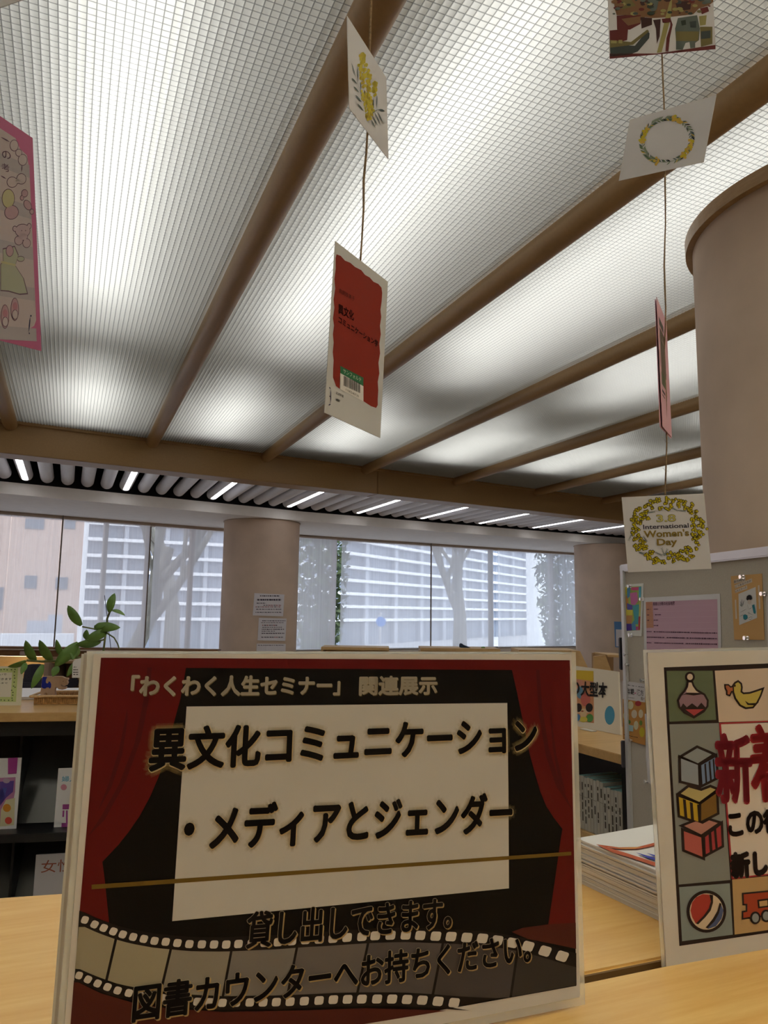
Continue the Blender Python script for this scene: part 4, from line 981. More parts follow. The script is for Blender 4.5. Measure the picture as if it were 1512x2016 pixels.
# blocks
def block(top, left, rgt, bars, ct, cl, cr, G=G3, lay=5):
    allp = None
    for s_, c_ in ((top, ct), (left, cl), (rgt, cr)): ol(s_, c_, 11, lay, G)
    for b_ in bars: p2([G(*q) for q in b_], FRM if len(b_) == 4 else FRM, lay+2)
block([(970, 820), (1080, 868), (975, 935), (862, 885)], [(846, 898), (975, 948), (980, 1100), (850, 1068)], [(1000, 950), (1105, 890), (1118, 1040), (1010, 1095)], [[(1022, 942), (1035, 935), (1045, 1078), (1032, 1085)], [(1055, 922), (1068, 915), (1080, 1062), (1066, 1068)], [(1086, 905), (1096, 900), (1108, 1048), (1097, 1054)]], LGR, BLU, I('blue', .17, .24, .42))
block([(905, 1118), (1000, 1145), (1070, 1118), (1110, 1135), (985, 1228), (845, 1165)], [(830, 1190), (980, 1245), (985, 1380), (840, 1330)], [(1000, 1245), (1112, 1165), (1120, 1310), (1000, 1372)], [[(860, 1205), (882, 1213), (895, 1352), (872, 1342)], [(912, 1228), (935, 1236), (945, 1370), (922, 1360)], [(968, 1245), (980, 1250), (990, 1385), (978, 1382)]], I('yellow_pale', .46, .38, .17), I('yellow', .50, .33, .03), I('brown', .20, .11, .03))
block([(960, 1375), (1010, 1395), (1060, 1368), (1125, 1388), (1000, 1475), (870, 1410)], [(868, 1450), (1000, 1498), (1010, 1645), (875, 1590)], [(1030, 1495), (1148, 1405), (1155, 1560), (1035, 1625)], [[(1055, 1470), (1075, 1455), (1085, 1600), (1065, 1612)], [(1095, 1440), (1112, 1428), (1125, 1575), (1108, 1585)]], I('salmon', .42, .20, .17), I('coral', .45, .11, .10), I('cherry2', .38, .05, .06))
# ball
ol([(1040+128*math.cos(a), 748+138*math.sin(a)) for a in np.linspace(0, 6.28, 36, endpoint=False)], I('ballwhite', .62, .50, .38), 13, 5, G4)
p2([G4(*q) for q in [(958, 840), (930, 790), (918, 740), (930, 680), (960, 640), (1010, 615), (1060, 620), (1072, 665), (1060, 720), (1020, 780)]], I('ballred', .40, .05, .04), 7)
p2([G4(*q) for q in [(1060, 618), (1088, 622), (1088, 680), (1070, 740), (1030, 790), (975, 845), (958, 838), (1015, 782), (1058, 722), (1072, 668)]], FRM, 8)
p2([G4(*q) for q in [(1150, 690), (1168, 740), (1155, 800), (1110, 860), (1050, 880), (1045, 870), (1095, 820), (1130, 760)]], I('ballblue', .08, .11, .25), 7)
p2([G4(*q) for q in [(1138, 680), (1152, 690), (1132, 762), (1098, 822), (1048, 874), (1032, 870), (1085, 805), (1120, 745)]], FRM, 8)
p2([G4(*q) for q in ((1640, 700), (1641, 700), (1641, 701))], FRM, 8)
# train
ol([(1322, 618), (1512, 600), (1512, 772), (1320, 797), (1320, 755), (1350, 750), (1350, 690), (1325, 690)], I('trainred', .38, .06, .03), 7, 5, G4)
ol([(1438, 670), (1500, 662), (1502, 702), (1442, 710)], TAN, 7, 7, G4)
for cx in (1408, 1490): ol([(cx+26*math.cos(a), 795+34*math.sin(a)-(cx-1408)*.18) for a in np.linspace(0, 6.28, 18, endpoint=False)], LGR, 8, 9, G4)
mb.build('toy_drawings', sign2)
mb = MB(); CRI = I('crimson', .34, .03, .05)
def t2(s, bl, br, tp, m, lay, off=0, ref=None): btext(mb, S2f, s, bl, br, tp, m, lay*k2, off*.045)
t2('新', G3(1122, 1235), G3(1385, 1228), G3(1122, 720), CRI, 9, .035); t2('着', G3(1398, 1225), G3(1690, 1190), G3(1398, 655), I('crimson2', .42, .03, .04), 9, .035)
t2('この', G3(1215, 1488), G3(1470, 1455), G3(1215, 1325), FRM, 9, .02); t2('後', G3(1480, 1460), G3(1620, 1440), G3(1480, 1295), FRM, 9, .02)
t2('新し', G4(1235, 492), G4(1500, 462), G4(1235, 310), FRM, 9, .028)
mb.build('lettering', sign2)

# ---- stack of printed sheets
z0 = TZc; zt_ = TZc+.036
cL = onz(1134, 1650, zt_); fR = onz(1300, 1717, zt_); bR = onz(1300, 1641, zt_)
e1 = _n(fR-cL); e2 = _n(bR-cL)
print('stack', cL, fR, bR, np.degrees(np.arccos(e1@e2)))
e2 = np.array([-e1[1], e1[0], 0]); 
if e2@(bR-cL) < 0: e2 = -e2
stk = empty('paper_stack', cL+e1*.1+e2*.1-UP*.036, 'stack of white printed handouts behind the toy-bordered sign', 'paper stack')
NS = 24
SHW = [mat('sheet_w%d' % k, c, .6, .2) for k, c in enumerate(((.80, .77, .75), (.72, .68, .66), (.84, .82, .82)))]
for k in range(NS):
    zz = TZc+(k+.5)*.036/NS; j = np.array([rng.normal()*.0008, rng.normal()*.0008, 0]); c = cL+e1*.056+e2*.10+j; c[2] = zz
    mb = MB()
    nseg = 8; P = []
    for i in range(nseg+1):
        f = i/nseg; lift = .004*(k/NS)*f*f
        for s_ in (-1, 1):
            for zz_ in (0, .0012): P.append(c+e1*.056*s_+e2*(.10*(2*f-1))+UP*(lift+zz_-.0006))
    fs = []
    for i in range(nseg):
        b0 = i*4; b1 = b0+4
        fs += [(b0, b0+2, b1+2, b1), (b0+1, b1+1, b1+3, b0+3), (b0, b1, b1+1, b0+1), (b0+2, b0+3, b1+3, b1+2)]
    fs += [(0, 1, 3, 2), (nseg*4, nseg*4+2, nseg*4+3, nseg*4+1)]
    mb.raw(P, fs, SHW[k % 3]); mb.build('sheet', stk)
ft = Fr(cL+UP*.0006, e1, e2)
if ft.n[2] < 0: ft.n = -ft.n
mb = MB()
tp_ = lambda pts, m, lay: mb.face([(lambda q: np.array([q[0], q[1], zt_+.0008+lay*.0001+.004*max(0, ((q-cL)@e2)/.20)**2]))(onz(*p, zt_+.001)) for p in pts], m)
tp_([G4(*q) for q in ((205, 238), (380, 262), (520, 260), (655, 228), (655, 250), (520, 276), (380, 276), (290, 262), (420, 300), (655, 375), (655, 405), (480, 345), (330, 300))], ink('flame', .55, .13, .06), 1)
tp_([G4(*q) for q in ((340, 262), (400, 268), (520, 264), (560, 262), (500, 272), (400, 272))], ink('flame_y', .75, .42, .10), 2)
tp_([G4(*q) for q in ((510, 302), (655, 342), (655, 362), (600, 345))], ink('blue_hand', .06, .07, .42), 2); tp_([G4(*q) for q in ((590, 306), (655, 322), (655, 334), (640, 330))], ink('blue_hand', .06, .07, .42), 2)
mb.build('flyer_print', stk)

# ================================================================== LEFT SHELF UNIT
ZL = .773
a = onz(0, 1404, ZL); b = onz(150, 1402.5, ZL); uL = _n(b-a); nL = np.array([-uL[1], uL[0], 0])
def L(u, n, z): return a+uL*u+nL*n+np.array([0, 0, z-ZL])
def lbox(mb, u0, u1, n0, n1, z0, z1, m): mb.box(L((u0+u1)/2, (n0+n1)/2, (z0+z1)/2), uL*(u1-u0)/2, nL*(n1-n0)/2, (0, 0, (z1-z0)/2), m)
shelf = empty('display_shelf', L(.2, .3, FLOOR), 'black magazine display shelf with an oak top, behind the curtain sign', 'shelf')
mb = MB(); lbox(mb, -1.2, .95, -.0, .75, ZL-.031, ZL, OAK2); mb.build('top_board', shelf, .002)
mb = MB(); lbox(mb, -1.2, .95, .03, .06, ZL-.085, ZL-.032, BLACKM); mb.build('header_rail', shelf, .002)
mb = MB(); lbox(mb, -1.2, .95, .60, .64, FLOOR, ZL-.032, BLACKM); mb.build('back_panel', shelf)
def plane_n(off): return L(0, off, ZL), nL
for zz in (ZL-.42, ZL-.80):
    mb = MB(); lbox(mb, -1.2, .95, .03, .50, zz-.03, zz, BLACKM); mb.build('shelf_board', shelf, .002)
DGL = mat('smoked_panel', (.035, .037, .04), .18, .5)
def lpx(px, py, off): q = onpl(px, py, *plane_n(off)); return (q-a)@uL, q[2]
for x0, x1 in ((-60, 60), (64, 190)):
    ua, _ = lpx(x0, 1460, .30); ub, _ = lpx(x1, 1460, .30)
    for zb in (ZL-.42, ZL-.80):
        mb = MB(); p = [L(ua, .16, zb+.002), L(ub, .16, zb+.002), L(ub, .34, zb+.33), L(ua, .34, zb+.33)]; mb.prism(p, nL*.008, DGL); mb.build('sloped_back', shelf)
    mb = MB(); lbox(mb, ub-.003, ub+.006, .17, .5, ZL-.85, ZL-.04, BLACKM); mb.build('divider', shelf)
mb = MB(); lbox(mb, -1.2, -1.17, .02, .6, FLOOR, ZL-.032, BLACKM); lbox(mb, .92, .95, .02, .6, FLOOR, ZL-.032, BLACKM); mb.build('side_panel', shelf)
# magazines standing on the shelf
def magazine(pxs, off, zb, lab, name='magazine', cat='magazine', mcol=None):
    q = [onpl(x, y, *plane_n(off)) for x, y in pxs]
    o = q[3].copy(); fr = Fr(o, uL, UP); 
    uv_ = [np.array([(p-o)@uL, (p-o)[2]]) for p in q]
    t = empty(name, fr.w(((uv_[3][0]+uv_[2][0])/2, uv_[3][1])), lab, cat)
    mb = MB(); mb.prism([fr.w(p) for p in uv_], -fr.n*.006, mcol or mat('mag_white', (.74, .74, .80), .3, .5, coat=.4)); mb.build('cover', t)
    return t, fr
k3 = .0004
H2 = lambda x, y: (x/5.04, 1400+y/5.04)
t, fr = magazine([(-25, 1494), (42.5, 1492), (29.5, 1657), (-38, 1660)], .10, ZL-.42, 'glossy magazine with a purple and cream cover, leftmost on the black shelf')
mb = MB()
for P, c in (([(80, 465), (178, 460), (165, 620), (80, 625)], (.36, .06, .28)), ([(-60, 665), (155, 655), (150, 800), (130, 900), (60, 1140), (-80, 1150)], (.45, .20, .38)), ([(0, 700), (140, 690), (130, 800), (60, 860), (0, 940)], (.12, .07, .32)), ([(60, 880), (150, 860), (140, 1130), (0, 1145), (10, 980)], (.62, .58, .40)), ([(30, 760), (70, 760), (50, 850), (0, 900), (0, 800)], (.10, .14, .55))):
    poly(mb, fr, [H2(*p) for p in P], ink('mg%02d%02d' % (int(c[0]*99), int(c[2]*99)), *c), k3*(1 if c[0] > .4 and c[1] < .3 else 2))
for c, rx, ry, cc in (((70, 960), 40, 40, (.60, .25, .04)), ((85, 1085), 36, 36, (.62, .09, .07)), ((65, 690), 35, 25, (.40, .30, .42))):
    poly(mb, fr, [H2(c[0]+rx*math.cos(q), c[1]+ry*math.sin(q)) for q in np.linspace(0, 6.28, 16, endpoint=False)], ink('mgc%d' % c[0], *cc), k3*3)
mb.build('cover_print', t)
t, fr = magazine([(115, 1513), (172, 1511), (160, 1649), (104, 1651)], .10, ZL-.42, 'white pamphlet with blue and pink titles at the sign edge, right on the black shelf', 'pamphlet', 'pamphlet')
mb = MB(); text(mb, fr, '婦人', H2(612, 700), H2(760, 700), H2(612, 645), ink('sky_text', .12, .40, .62), k3*2, .01)
poly(mb, fr, [H2(633+30*math.cos(q), 755+30*math.sin(q)) for q in np.linspace(0, 6.28, 16, endpoint=False)], ink('pinkdot', .55, .25, .35), k3)
MAG = ink('magenta_text', .36, .08, .32)
for P in ([(622, 925), (720, 922), (718, 972), (620, 975)], [(622, 985), (640, 985), (636, 1050), (618, 1050)], [(655, 985), (672, 985), (672, 1110), (655, 1110)], [(612, 1110), (700, 1108), (700, 1170), (608, 1172)]): poly(mb, fr, [H2(*p) for p in P], MAG, k3)
mb.build('cover_print', t)
t, fr = magazine([(71, 1683), (140, 1679), (134, 1775), (64, 1777)], .10, ZL-.8, 'plastic-wrapped booklet with brown brush lettering on the lower black shelf', 'booklet', 'booklet', mat('booklet_grey', (.50, .49, .55), .2, .5, coat=.5))
mb = MB(); text(mb, fr, '女性', H2(405, 1605), H2(720, 1590), H2(405, 1480), ink('brush_brown', .28, .08, .05), k3*2); mb.build('lettering', t)
# white board lying at the back, card, basket, elephant
mb = MB(); q0_ = onz(42, 1378, ZL); q1_ = onz(300, 1376, ZL); ua, na = (q0_-a)@uL, (q0_-a)@nL
mb = MB(); lbox(mb, -.22, .6, na, .74, ZL+.0005, ZL+.012, mat('white_board', (.80, .78, .82), .35, .4)); tag(mb.build('white_tray', bevel=.001), 'flat white tray lying on the oak shelf top behind the basket', 'tray')
bq = onz(0, 1389, ZL); nb = (bq-a)@nL; card_o = bq
frc = Fr(L(0, nb, ZL), uL, _n(UP+nL*.12))
t = empty('notice_card', L(-.03, nb, ZL), 'cream notice card with a green patterned border standing on the oak shelf top', 'card')
E2 = lambda x, y: (x/8.4, 1240+y/8.4)
mb = MB(); P = [frc.px(*p) for p in ((-60, 1312), E2(390, 602), E2(345, 1255), (-60, 1390))]; mb.prism([frc.w(p) for p in P], -frc.n*.003, mat('cream_card', (.72, .68, .55), .5, .3)); mb.build('card', t)
mb = MB(); poly(mb, frc, [(-60, 1317), E2(300, 630), E2(265, 1190), (-60, 1382)], ink('lime_border', .52, .60, .26), k3); poly(mb, frc, [(-60, 1324), E2(205, 705), E2(178, 1110), (-60, 1372)], ink('cream_in', .72, .68, .60), k3*2)
LD = ink('leaf_dark', .10, .14, .06)
for (x, y) in ((20, 660), (70, 655), (120, 662), (190, 660), (250, 655), (240, 695), (238, 755), (245, 800), (235, 865), (225, 930), (250, 950), (195, 1000), (215, 1035), (212, 1080), (200, 1130), (205, 1165), (145, 1165), (75, 1165), (20, 1160)):
    poly(mb, frc, [E2(x+13*math.cos(q), y+10*math.sin(q)) for q in np.linspace(0, 6.28, 7, endpoint=False)], LD, k3*3)
mb.build('border_print', t)
mb = MB()
text(mb, frc, 'ないで', E2(-70, 752), E2(108, 752), E2(-70, 722), INKBK, k3*3, .01); text(mb, frc, 'できます', E2(-50, 832), E2(192, 830), E2(-50, 798), INKBK, k3*3, .01); text(mb, frc, 'るまで', E2(-40, 892), E2(125, 892), E2(-40, 868), INKBK, k3*3, .01)
mb.build('lettering', t)
# basket
WK = mat('wicker', (.50, .28, .11), .7, .2, noise=(90, .35, (1, 1, 1)), bump=.6); WK2 = mat('wicker_rim', (.66, .44, .24), .6, .25, noise=(120, .15, (1, 1, 1)))
g0 = onz(66, 1387.5, ZL); ub0 = (g0-a)@uL; nb0 = (g0-a)@nL
bas = empty('wicker_basket', L(ub0+.15, nb0+.08, ZL), 'shallow woven wicker basket on the oak shelf top', 'basket')
bw, bdp, bh = .36, .16, .032
mb = MB(); lbox(mb, ub0, ub0+bw, nb0, nb0+bdp, ZL+.0125*0+.001, ZL+.006, WK); mb.build('bottom', bas)
n0_ = nb0
for (u0_, u1_, n0x, n1x, nm) in ((ub0, ub0+bw, nb0, nb0+.008, 'front_side'), (ub0, ub0+bw, nb0+bdp-.008, nb0+bdp, 'rear_side'), (ub0, ub0+.008, nb0, nb0+bdp, 'end'), (ub0+bw-.008, ub0+bw, nb0, nb0+bdp, 'end')):
    mb = MB()
    if nm in ('front_side', 'rear_side'):
        for k in range(int(bw/.008)):      # woven uprights
            u_ = u0_+.004+k*.008; lbox(mb, u_-.0032, u_+.0032, n0x+(.001 if k % 2 else -.001), n1x, ZL+.004, ZL+bh-.004, WK)
    else: lbox(mb, u0_, u1_, n0x, n1x, ZL+.002, ZL+bh-.004, WK)
    mb.build(nm, bas)
mb = MB(); rim = [L(ub0-.012, nb0-.006, ZL+bh), L(ub0+bw+.012, nb0-.006, ZL+bh), L(ub0+bw+.012, nb0+bdp+.006, ZL+bh), L(ub0-.012, nb0+bdp+.006, ZL+bh), L(ub0-.012, nb0-.006, ZL+bh)]
for p, q in zip(rim[:-1], rim[1:]): mb.tube([p, q], .005, WK2, 8)
mb.build('rim', bas)
# straw in the basket
mb = MB()
for _ in range(140):
    c = L(ub0+.01+rng.random()*(bw-.02), nb0+.012+rng.random()*(bdp-.024), ZL+.010+rng.random()*.012); d = np.array([rng.normal(), rng.normal(), rng.normal()*.2]); d = _n(d)*.02
    mb.tube([c-d, c+d], .0012, WK2 if rng.random() < .5 else WK, 4, caps=False)
mb.build('straw_filling', bas, kind='stuff')
# elephant puzzle
fe = Fr(L(ub0+.02, nb0+.055, ZL), uL, UP)
ele = empty('elephant_puzzle', fe.w(fe.px(100, 1373)), 'wooden elephant puzzle with a blue hind piece, standing in the wicker basket', 'toy')
NW = mat('natural_wood', (.62, .42, .30), .6, .25, noise=(60, .06, (1, 6, 1)))
prof = [(668, 1075), (672, 1000), (680, 960), (682, 900), (700, 790), (712, 772), (1030, 772), (1055, 790), (1085, 800), (1120, 800), (1125, 825), (1108, 840), (1118, 880), (1100, 915), (1060, 930), (1020, 905), (1008, 900), (1015, 925), (1050, 940), (1095, 945), (1080, 980), (1030, 992), (970, 982), (945, 950), (915, 945), (905, 1000), (915, 1095), (870, 1100), (790, 1095), (775, 1050), (755, 1035), (735, 1060), (740, 1092)]
Pp = [fe.w(fe.px(*E2(*p))) for p in prof]
mb = MB(); mb.prism(Pp, -fe.n*.022, NW); mb.build('body', ele)
mb = MB(); bp = [(705, 778), (780, 778), (760, 830), (758, 870), (778, 890), (800, 875), (805, 850), (830, 862), (848, 900), (845, 945), (825, 972), (800, 950), (770, 955), (750, 972), (712, 968), (683, 945), (690, 870)]
mb.prism([fe.w(fe.px(*E2(*p)), .0006) for p in bp], -fe.n*.023, mat('blue_toy', (.015, .03, .42), .45, .4)); mb.build('hind_piece', ele)['label'] = 'blue hind piece'
mb = MB(); mb.face([fe.w(fe.px(*E2(1045+6*math.cos(q), 850+6*math.sin(q))), .0004) for q in np.linspace(0, 6.28, 10, endpoint=False)], INKBK); mb.build('eye', ele)
# orchid
G1, G2_, G3_ = mat('leaf_deep', (.12, .23, .05), .38, .45, noise=(30, .15, (1, 1, 1))), mat('leaf_mid', (.14, .27, .06), .38, .45, noise=(30, .15, (1, 1, 1))), mat('leaf_light', (.19, .32, .09), .38, .45)
OD = L(0, .22, ZL); fo = Fr(OD, uL, UP)
orc = empty('potted_orchid', L(.30, .25, ZL), 'potted orchid with arching canes and pointed green leaves on the oak shelf top', 'plant')
opx = lambda x, y, d=0: fo.w(fo.px(*E2(x, y)), d)
OB = lambda x, y, d=0: fo.w(fo.px(x/3.024, 1080+y/3.024), d)
def leaf(p, q, wd, m, bend=.006, nrm=0.0, d0=0, d1=0):
    a_, b_ = OB(*p, d0), OB(*q, d1); U = b_-a_; ln = np.linalg.norm(U); U = U/ln; S = _n(np.cross(U, fo.n)); S = _n(S*math.cos(nrm)+fo.n*math.sin(nrm)); Nn = np.cross(S, U)
    n = 9; P, fs = [], []
    for i in range(n+1):
        f = i/n; w_ = wd*1.25*(math.sin(math.pi*min(1, f*.92+.06))**.75)*(1-.15*f) if i < n else 0.0001; c = a_+U*ln*f+Nn*bend*math.sin(math.pi*f)
        P += [c-S*w_+Nn*w_*.25, c, c+S*w_+Nn*w_*.25]
    for i in range(n):
        b0 = i*3; fs += [(b0, b0+1, b0+4, b0+3), (b0+1, b0+2, b0+5, b0+4)]
    mb = MB(); mb.raw(P, fs, m, True); mb.weld = True; o = mb.build('leaf', orc)
    s = o.modifiers.new('thickness', 'SOLIDIFY'); s.thickness = .0012
for p, q, wd, m, nr, d0, d1 in (((212, 670), (160, 545), .0165, G1, .3, 0, .02), ((310, 668), (242, 543), .0165, G1, .3, 0, .02), ((385, 650), (326, 542), .013, G2_, .5, 0, -.02), ((155, 668), (55, 702), .011, G1, .7, 0, .02), ((150, 680), (140, 745), .010, G2_, .6, 0, .03), ((255, 690), (200, 830), .013, G2_, .4, 0, .03),
             ((470, 560), (335, 700), .020, G1, .2, .01, .03), ((340, 700), (322, 760), .012, G2_, .3, 0, .02), ((455, 670), (405, 760), .011, G2_, .4, 0, .02), ((485, 458), (400, 338), .0165, G2_, .2, 0, -.01), ((560, 468), (722, 470), .0165, G1, .2, 0, .02), ((640, 488), (515, 545), .017, G1, .2, 0, .03), ((600, 552), (460, 570), .015, G1, .3, 0, .03), ((525, 545), (515, 482), .012, G2_, .4, 0, 0),
             ((650, 380), (680, 265), .0145, G2_, .2, 0, -.01), ((668, 368), (750, 398), .008, G3_, .8, 0, .02), ((470, 590), (430, 660), .011, G3_, .4, 0, .01), ((440, 600), (445, 660), .012, G1, .5, 0, .03), ((560, 480), (640, 448), .012, G1, .5, 0, .01)):
    leaf(p, q, wd, m, nrm=nr, d0=d0, d1=d1)
CANE = mat('cane_green', (.16, .18, .07), .5, .3, noise=(60, .25, (1, 1, 1)))
for pts, r_ in (([(620, 760), (618, 600), (628, 520), (640, 470), (638, 420), (655, 375)], .004), ([(625, 540), (560, 560), (480, 570), (430, 620)], .0035), ([(600, 700), (500, 650), (440, 650), (340, 668), (250, 672), (160, 665)], .0045), ([(640, 500), (570, 480), (490, 465)], .0028), ([(640, 505), (680, 530), (700, 565), (712, 600)], .0028)):
    mb = MB(); mb.tube([OB(*p, .003) for p in pts], r_, CANE, 8); mb.build('cane', orc)
mb = MB(); mb.tube([OB(622, 278, -.002), OB(660, 600, -.002)], .0014, mat('wire_black', (.015, .012, .03), .4, .4), 6); mb.build('support_wire', orc)
pc = fo.px(640/3.024, 1080+600/3.024); pcw = fo.w(pc); pcw = np.array([pcw[0], pcw[1], 0])
mb = MB(); zz1 = fo.w(pc)[2]+.0; mb.lathe(pcw, [(.045, ZL+.013), (.062, ZL+.03), (.074, zz1-.05), (.077, zz1-.045), (.070, zz1-.047), (.066, zz1-.058), (.0, zz1-.058)], mat('pot_white', (.75, .74, .72), .3, .5), 32); mb.build('pot', orc)
mb = MB(); tg = Fr(OD, uL, UP); P = [tg.px(*E2(*p)) for p in ((1262, 520), (1300, 470), (1500, 430), (1500, 770), (1250, 770))]; mb.prism([tg.w(p, .06) for p in P], -tg.n*.001, mat('tag_white', (.78, .76, .8), .5, .3)); mb.build('plant_tag', orc)
mb = MB(); text(mb, tg, 'お', tg.px(*E2(1275, 610)), tg.px(*E2(1325, 610)), tg.px(*E2(1275, 580)), INKBK, .061, conv=False)
for y in (640, 680, 715): dashes(mb, tg, tg.px(*E2(1270, y)), tg.px(*E2(1350, y)), .004, INKBK, .061, 5, conv=False)
mb.build('tag_lettering', orc)

# ---- study carrels beyond
def vplane(dist, px=80): p = atd(px, 1200, dist); n = _n(np.array([RM[0][2], RM[1][2], 0])); return p, n
pc_, nc_ = vplane(6.2); uc = np.array([nc_[1], -nc_[0], 0])
fc = Fr(pc_, uc, UP)
car = empty('study_carrel', fc.w((0, FLOOR-pc_[2])), 'brown wooden study carrel with lit yellow recess behind the oak shelf', 'carrel')
def cbox(name, x0, x1, y0, y1, d0, d1, m, par=car, bev=.003):
    xm_ = 80 if x1-x0 > 300 else (x0+x1)/2; p0 = (fc.px(x0, y1)[0], fc.px(xm_, y1)[1]); p1 = (fc.px(x1, y0)[0], fc.px(xm_, y0)[1]); mb = MB(); c = fc.w(((p0[0]+p1[0])/2, (p0[1]+p1[1])/2), -(d0+d1)/2)
    mb.box(c, fc.u*(p1[0]-p0[0])/2, fc.n*(d1-d0)/2, fc.v*(p1[1]-p0[1])/2, m); return mb.build(name, par, bev)
OCHB = wood('carrel_pale', (.60, .38, .17), (.68, .46, .22), 8, (1, 8, 8), .45, .1)
cbox('top_rail', -300, 430, 1274, 1277.5, -.02, .10, BWOOD); cbox('rail_line', -300, 430, 1277.5, 1280, -.025, .0, mat('rail_line', (.6, .5, .45), .5, .3), bev=0)
cbox('header', -300, 430, 1280, 1292.5, 0, .06, BWOOD)
cbox('back_board', -300, 430, 1290, 1500, .50, .53, OCHB)
cbox('divider', 82, 88.5, 1285, 1500, .0, .5, mat('divider_pale', (.50, .36, .27), .6, .2))
cbox('divider', 258, 264, 1285, 1500, .0, .5, mat('divider_pale', (.50, .36, .27)))
cbox('shelf_board', 88.5, 258, 1303, 1308, .05, .5, OCHB); cbox('side_cabinet', 88.5, 258, 1309, 1500, .25, .5, BWOOD)
cbox('desk_top', -300, 430, 1362, 1366, -.15, .5, BWOOD); cbox('label_plate', 40, 52, 1282, 1290, -.01, 0, mat('plate_lilac', (.6, .48, .48), .5, .3), bev=0)
mb = MB(); c = fc.w(((fc.px(-60, 1294)[0]+fc.px(62, 1294)[0])/2, fc.px(0, 1293.5)[1]), -.25); mb.box(c, fc.u*.22, fc.n*.02, UP*.008, mat('carrel_lamp', (1, .9, .7), .5, .2, emit=((1, .78, .42), 14.0))); mb.build('lamp', car)
cbox('base_panel', -300, 430, 1370, 1500, .1, .14, BWOOD)
ch = empty('office_chair', fc.w((fc.px(60, 1330)[0], FLOOR-pc_[2]), .25), 'dark grey office chair pulled up to the wooden carrel', 'chair')
CHM = mat('chair_grey', (.055, .055, .075), .8, .1, noise=(80, .1, (1, 1, 1)))
mb = MB(); f3 = Fr(fc.o+fc.n*.25, fc.u, fc.v); P = [f3.px(*p) for p in ((50, 1312), (56, 1308), (74, 1308), (76, 1314), (74, 1349), (44, 1349), (46, 1330))]; mb.prism([f3.w(p) for p in P], -f3.n*.06, CHM); mb.build('backrest', ch, .004)
mb = MB(); c = f3.w(f3.px(60, 1352)); mb.box(c+f3.n*(-.16), f3.u*.2, f3.n*.2, UP*.03, CHM); mb.build('seat', ch, .01)
c0_ = c+f3.n*(-.16); mb = MB(); mb.tube([c0_, (c0_[0], c0_[1], FLOOR+.08)], .025, DARKP, 10); mb.build('column', ch)
for k in range(5):
    q = k*1.257; mb = MB(); mb.tube([(c0_[0], c0_[1], FLOOR+.10), (c0_[0]+.26*math.cos(q), c0_[1]+.26*math.sin(q), FLOOR+.03)], .018, DARKP, 8); mb.build('leg', ch)
bk_ = empty('document_box', fc.w(fc.px(148, 1352), -.15), 'tan document box standing in the carrel beside the orchid', 'box')
cbox('box_body', 140, 172, 1322, 1354, .12, .24, mat('tan_box', (.46, .38, .27), .6, .2), bk_)
mb = MB(); dashes(mb, Fr(fc.o-fc.n*.118, fc.u, fc.v), (146, 1334), (156, 1334), .02, INKBK, 0, 2); dashes(mb, Fr(fc.o-fc.n*.118, fc.u, fc.v), (146, 1346), (160, 1346), .015, INKBK, 0, 3); mb.build('box_label', bk_)

# ---- low bookcases seen over the sign, and the wooden trough at right
def lowcase(name, x0, x1, y, dist, lab, slant=0):
    p, n = vplane(dist, (x0+x1)/2); f = Fr(p, np.array([n[1], -n[0], 0]), UP); a0, b0 = f.px(x0, y), f.px(x1, y); z = f.w(a0)[2]; wd = b0[0]-a0[0]
    zt2 = (f.w(a0)[2]+f.w(b0)[2])/2
    t = empty(name, f.w(((a0[0]+b0[0])/2, FLOOR-p[2])), lab, 'bookcase')
    def bb(nm, u0_, u1_, z0_, z1_, d0, d1, m=OCHB):
        mb = MB(); c = f.w(((u0_+u1_)/2, 0), -(d0+d1)/2); c[2] = (z0_+z1_)/2; mb.box(c, f.u*(u1_-u0_)/2, f.n*(d1-d0)/2, (0, 0, (z1_-z0_)/2), m); mb.build(nm, t, .002)
    bb('top', a0[0], b0[0], zt2-.025, zt2, 0, .35)
    for u_ in (a0[0], b0[0]-.02): bb('side_panel', u_, u_+.02, FLOOR, zt2-.025, 0, .35)
    bb('back_panel', a0[0]+.02, b0[0]-.02, FLOOR, zt2-.025, .33, .35)
    for zz in (FLOOR+.05, FLOOR+.38, FLOOR+.7): bb('shelf_board', a0[0]+.02, b0[0]-.02, zz, zz+.02, .01, .33)
    return f, t, zt2
lowcase('low_bookcase', 632, 766, 1274.5, 6.6, 'low pale wooden bookcase, first from the middle column above the curtain sign')
f, t, zc_ = lowcase('low_bookcase', 828, 985, 1276.5, 6.2, 'low pale wooden bookcase below the bare tree, carrying a dark blue soft toy')
q = f.px(922, 1277)
mb = MB(); P = [f.w(f.px(*p), -.12) for p in ((909, 1277.5), (909, 1269), (912, 1267.5), (916, 1271), (924, 1274), (932, 1277.5))]; mb.prism(P, -f.n*.09, mat('toy_navy', (.04, .06, .10), .7, .2)); o = mb.build('soft_toy', bevel=.006); tag(o, 'small dark blue soft toy on top of the low bookcase', 'toy')
mb = MB(); P = [f.w(f.px(*p), -.10) for p in ((951, 1278), (952, 1275), (958, 1274.5), (959, 1278))]; mb.prism(P, -f.n*.05, mat('toy_green', (.20, .36, .10), .7, .2)); tag(mb.build('soft_toy', bevel=.003), 'tiny green soft toy on top of the low bookcase', 'toy')
lowcase('low_bookcase', 1022, 1140, 1280, 5.6, 'low pale wooden bookcase nearest the far column, above the sign corner')
p, n = vplane(5.2, 1150); f = Fr(p, np.array([n[1], -n[0], 0]), UP)
t = empty('reading_desk', f.w(f.px(1150, 1420)), 'pale wooden desk with slanting side panel left of the grey notice board', 'desk')
t.location = f.w((f.px(1150, 1420)[0], FLOOR-p[2]))
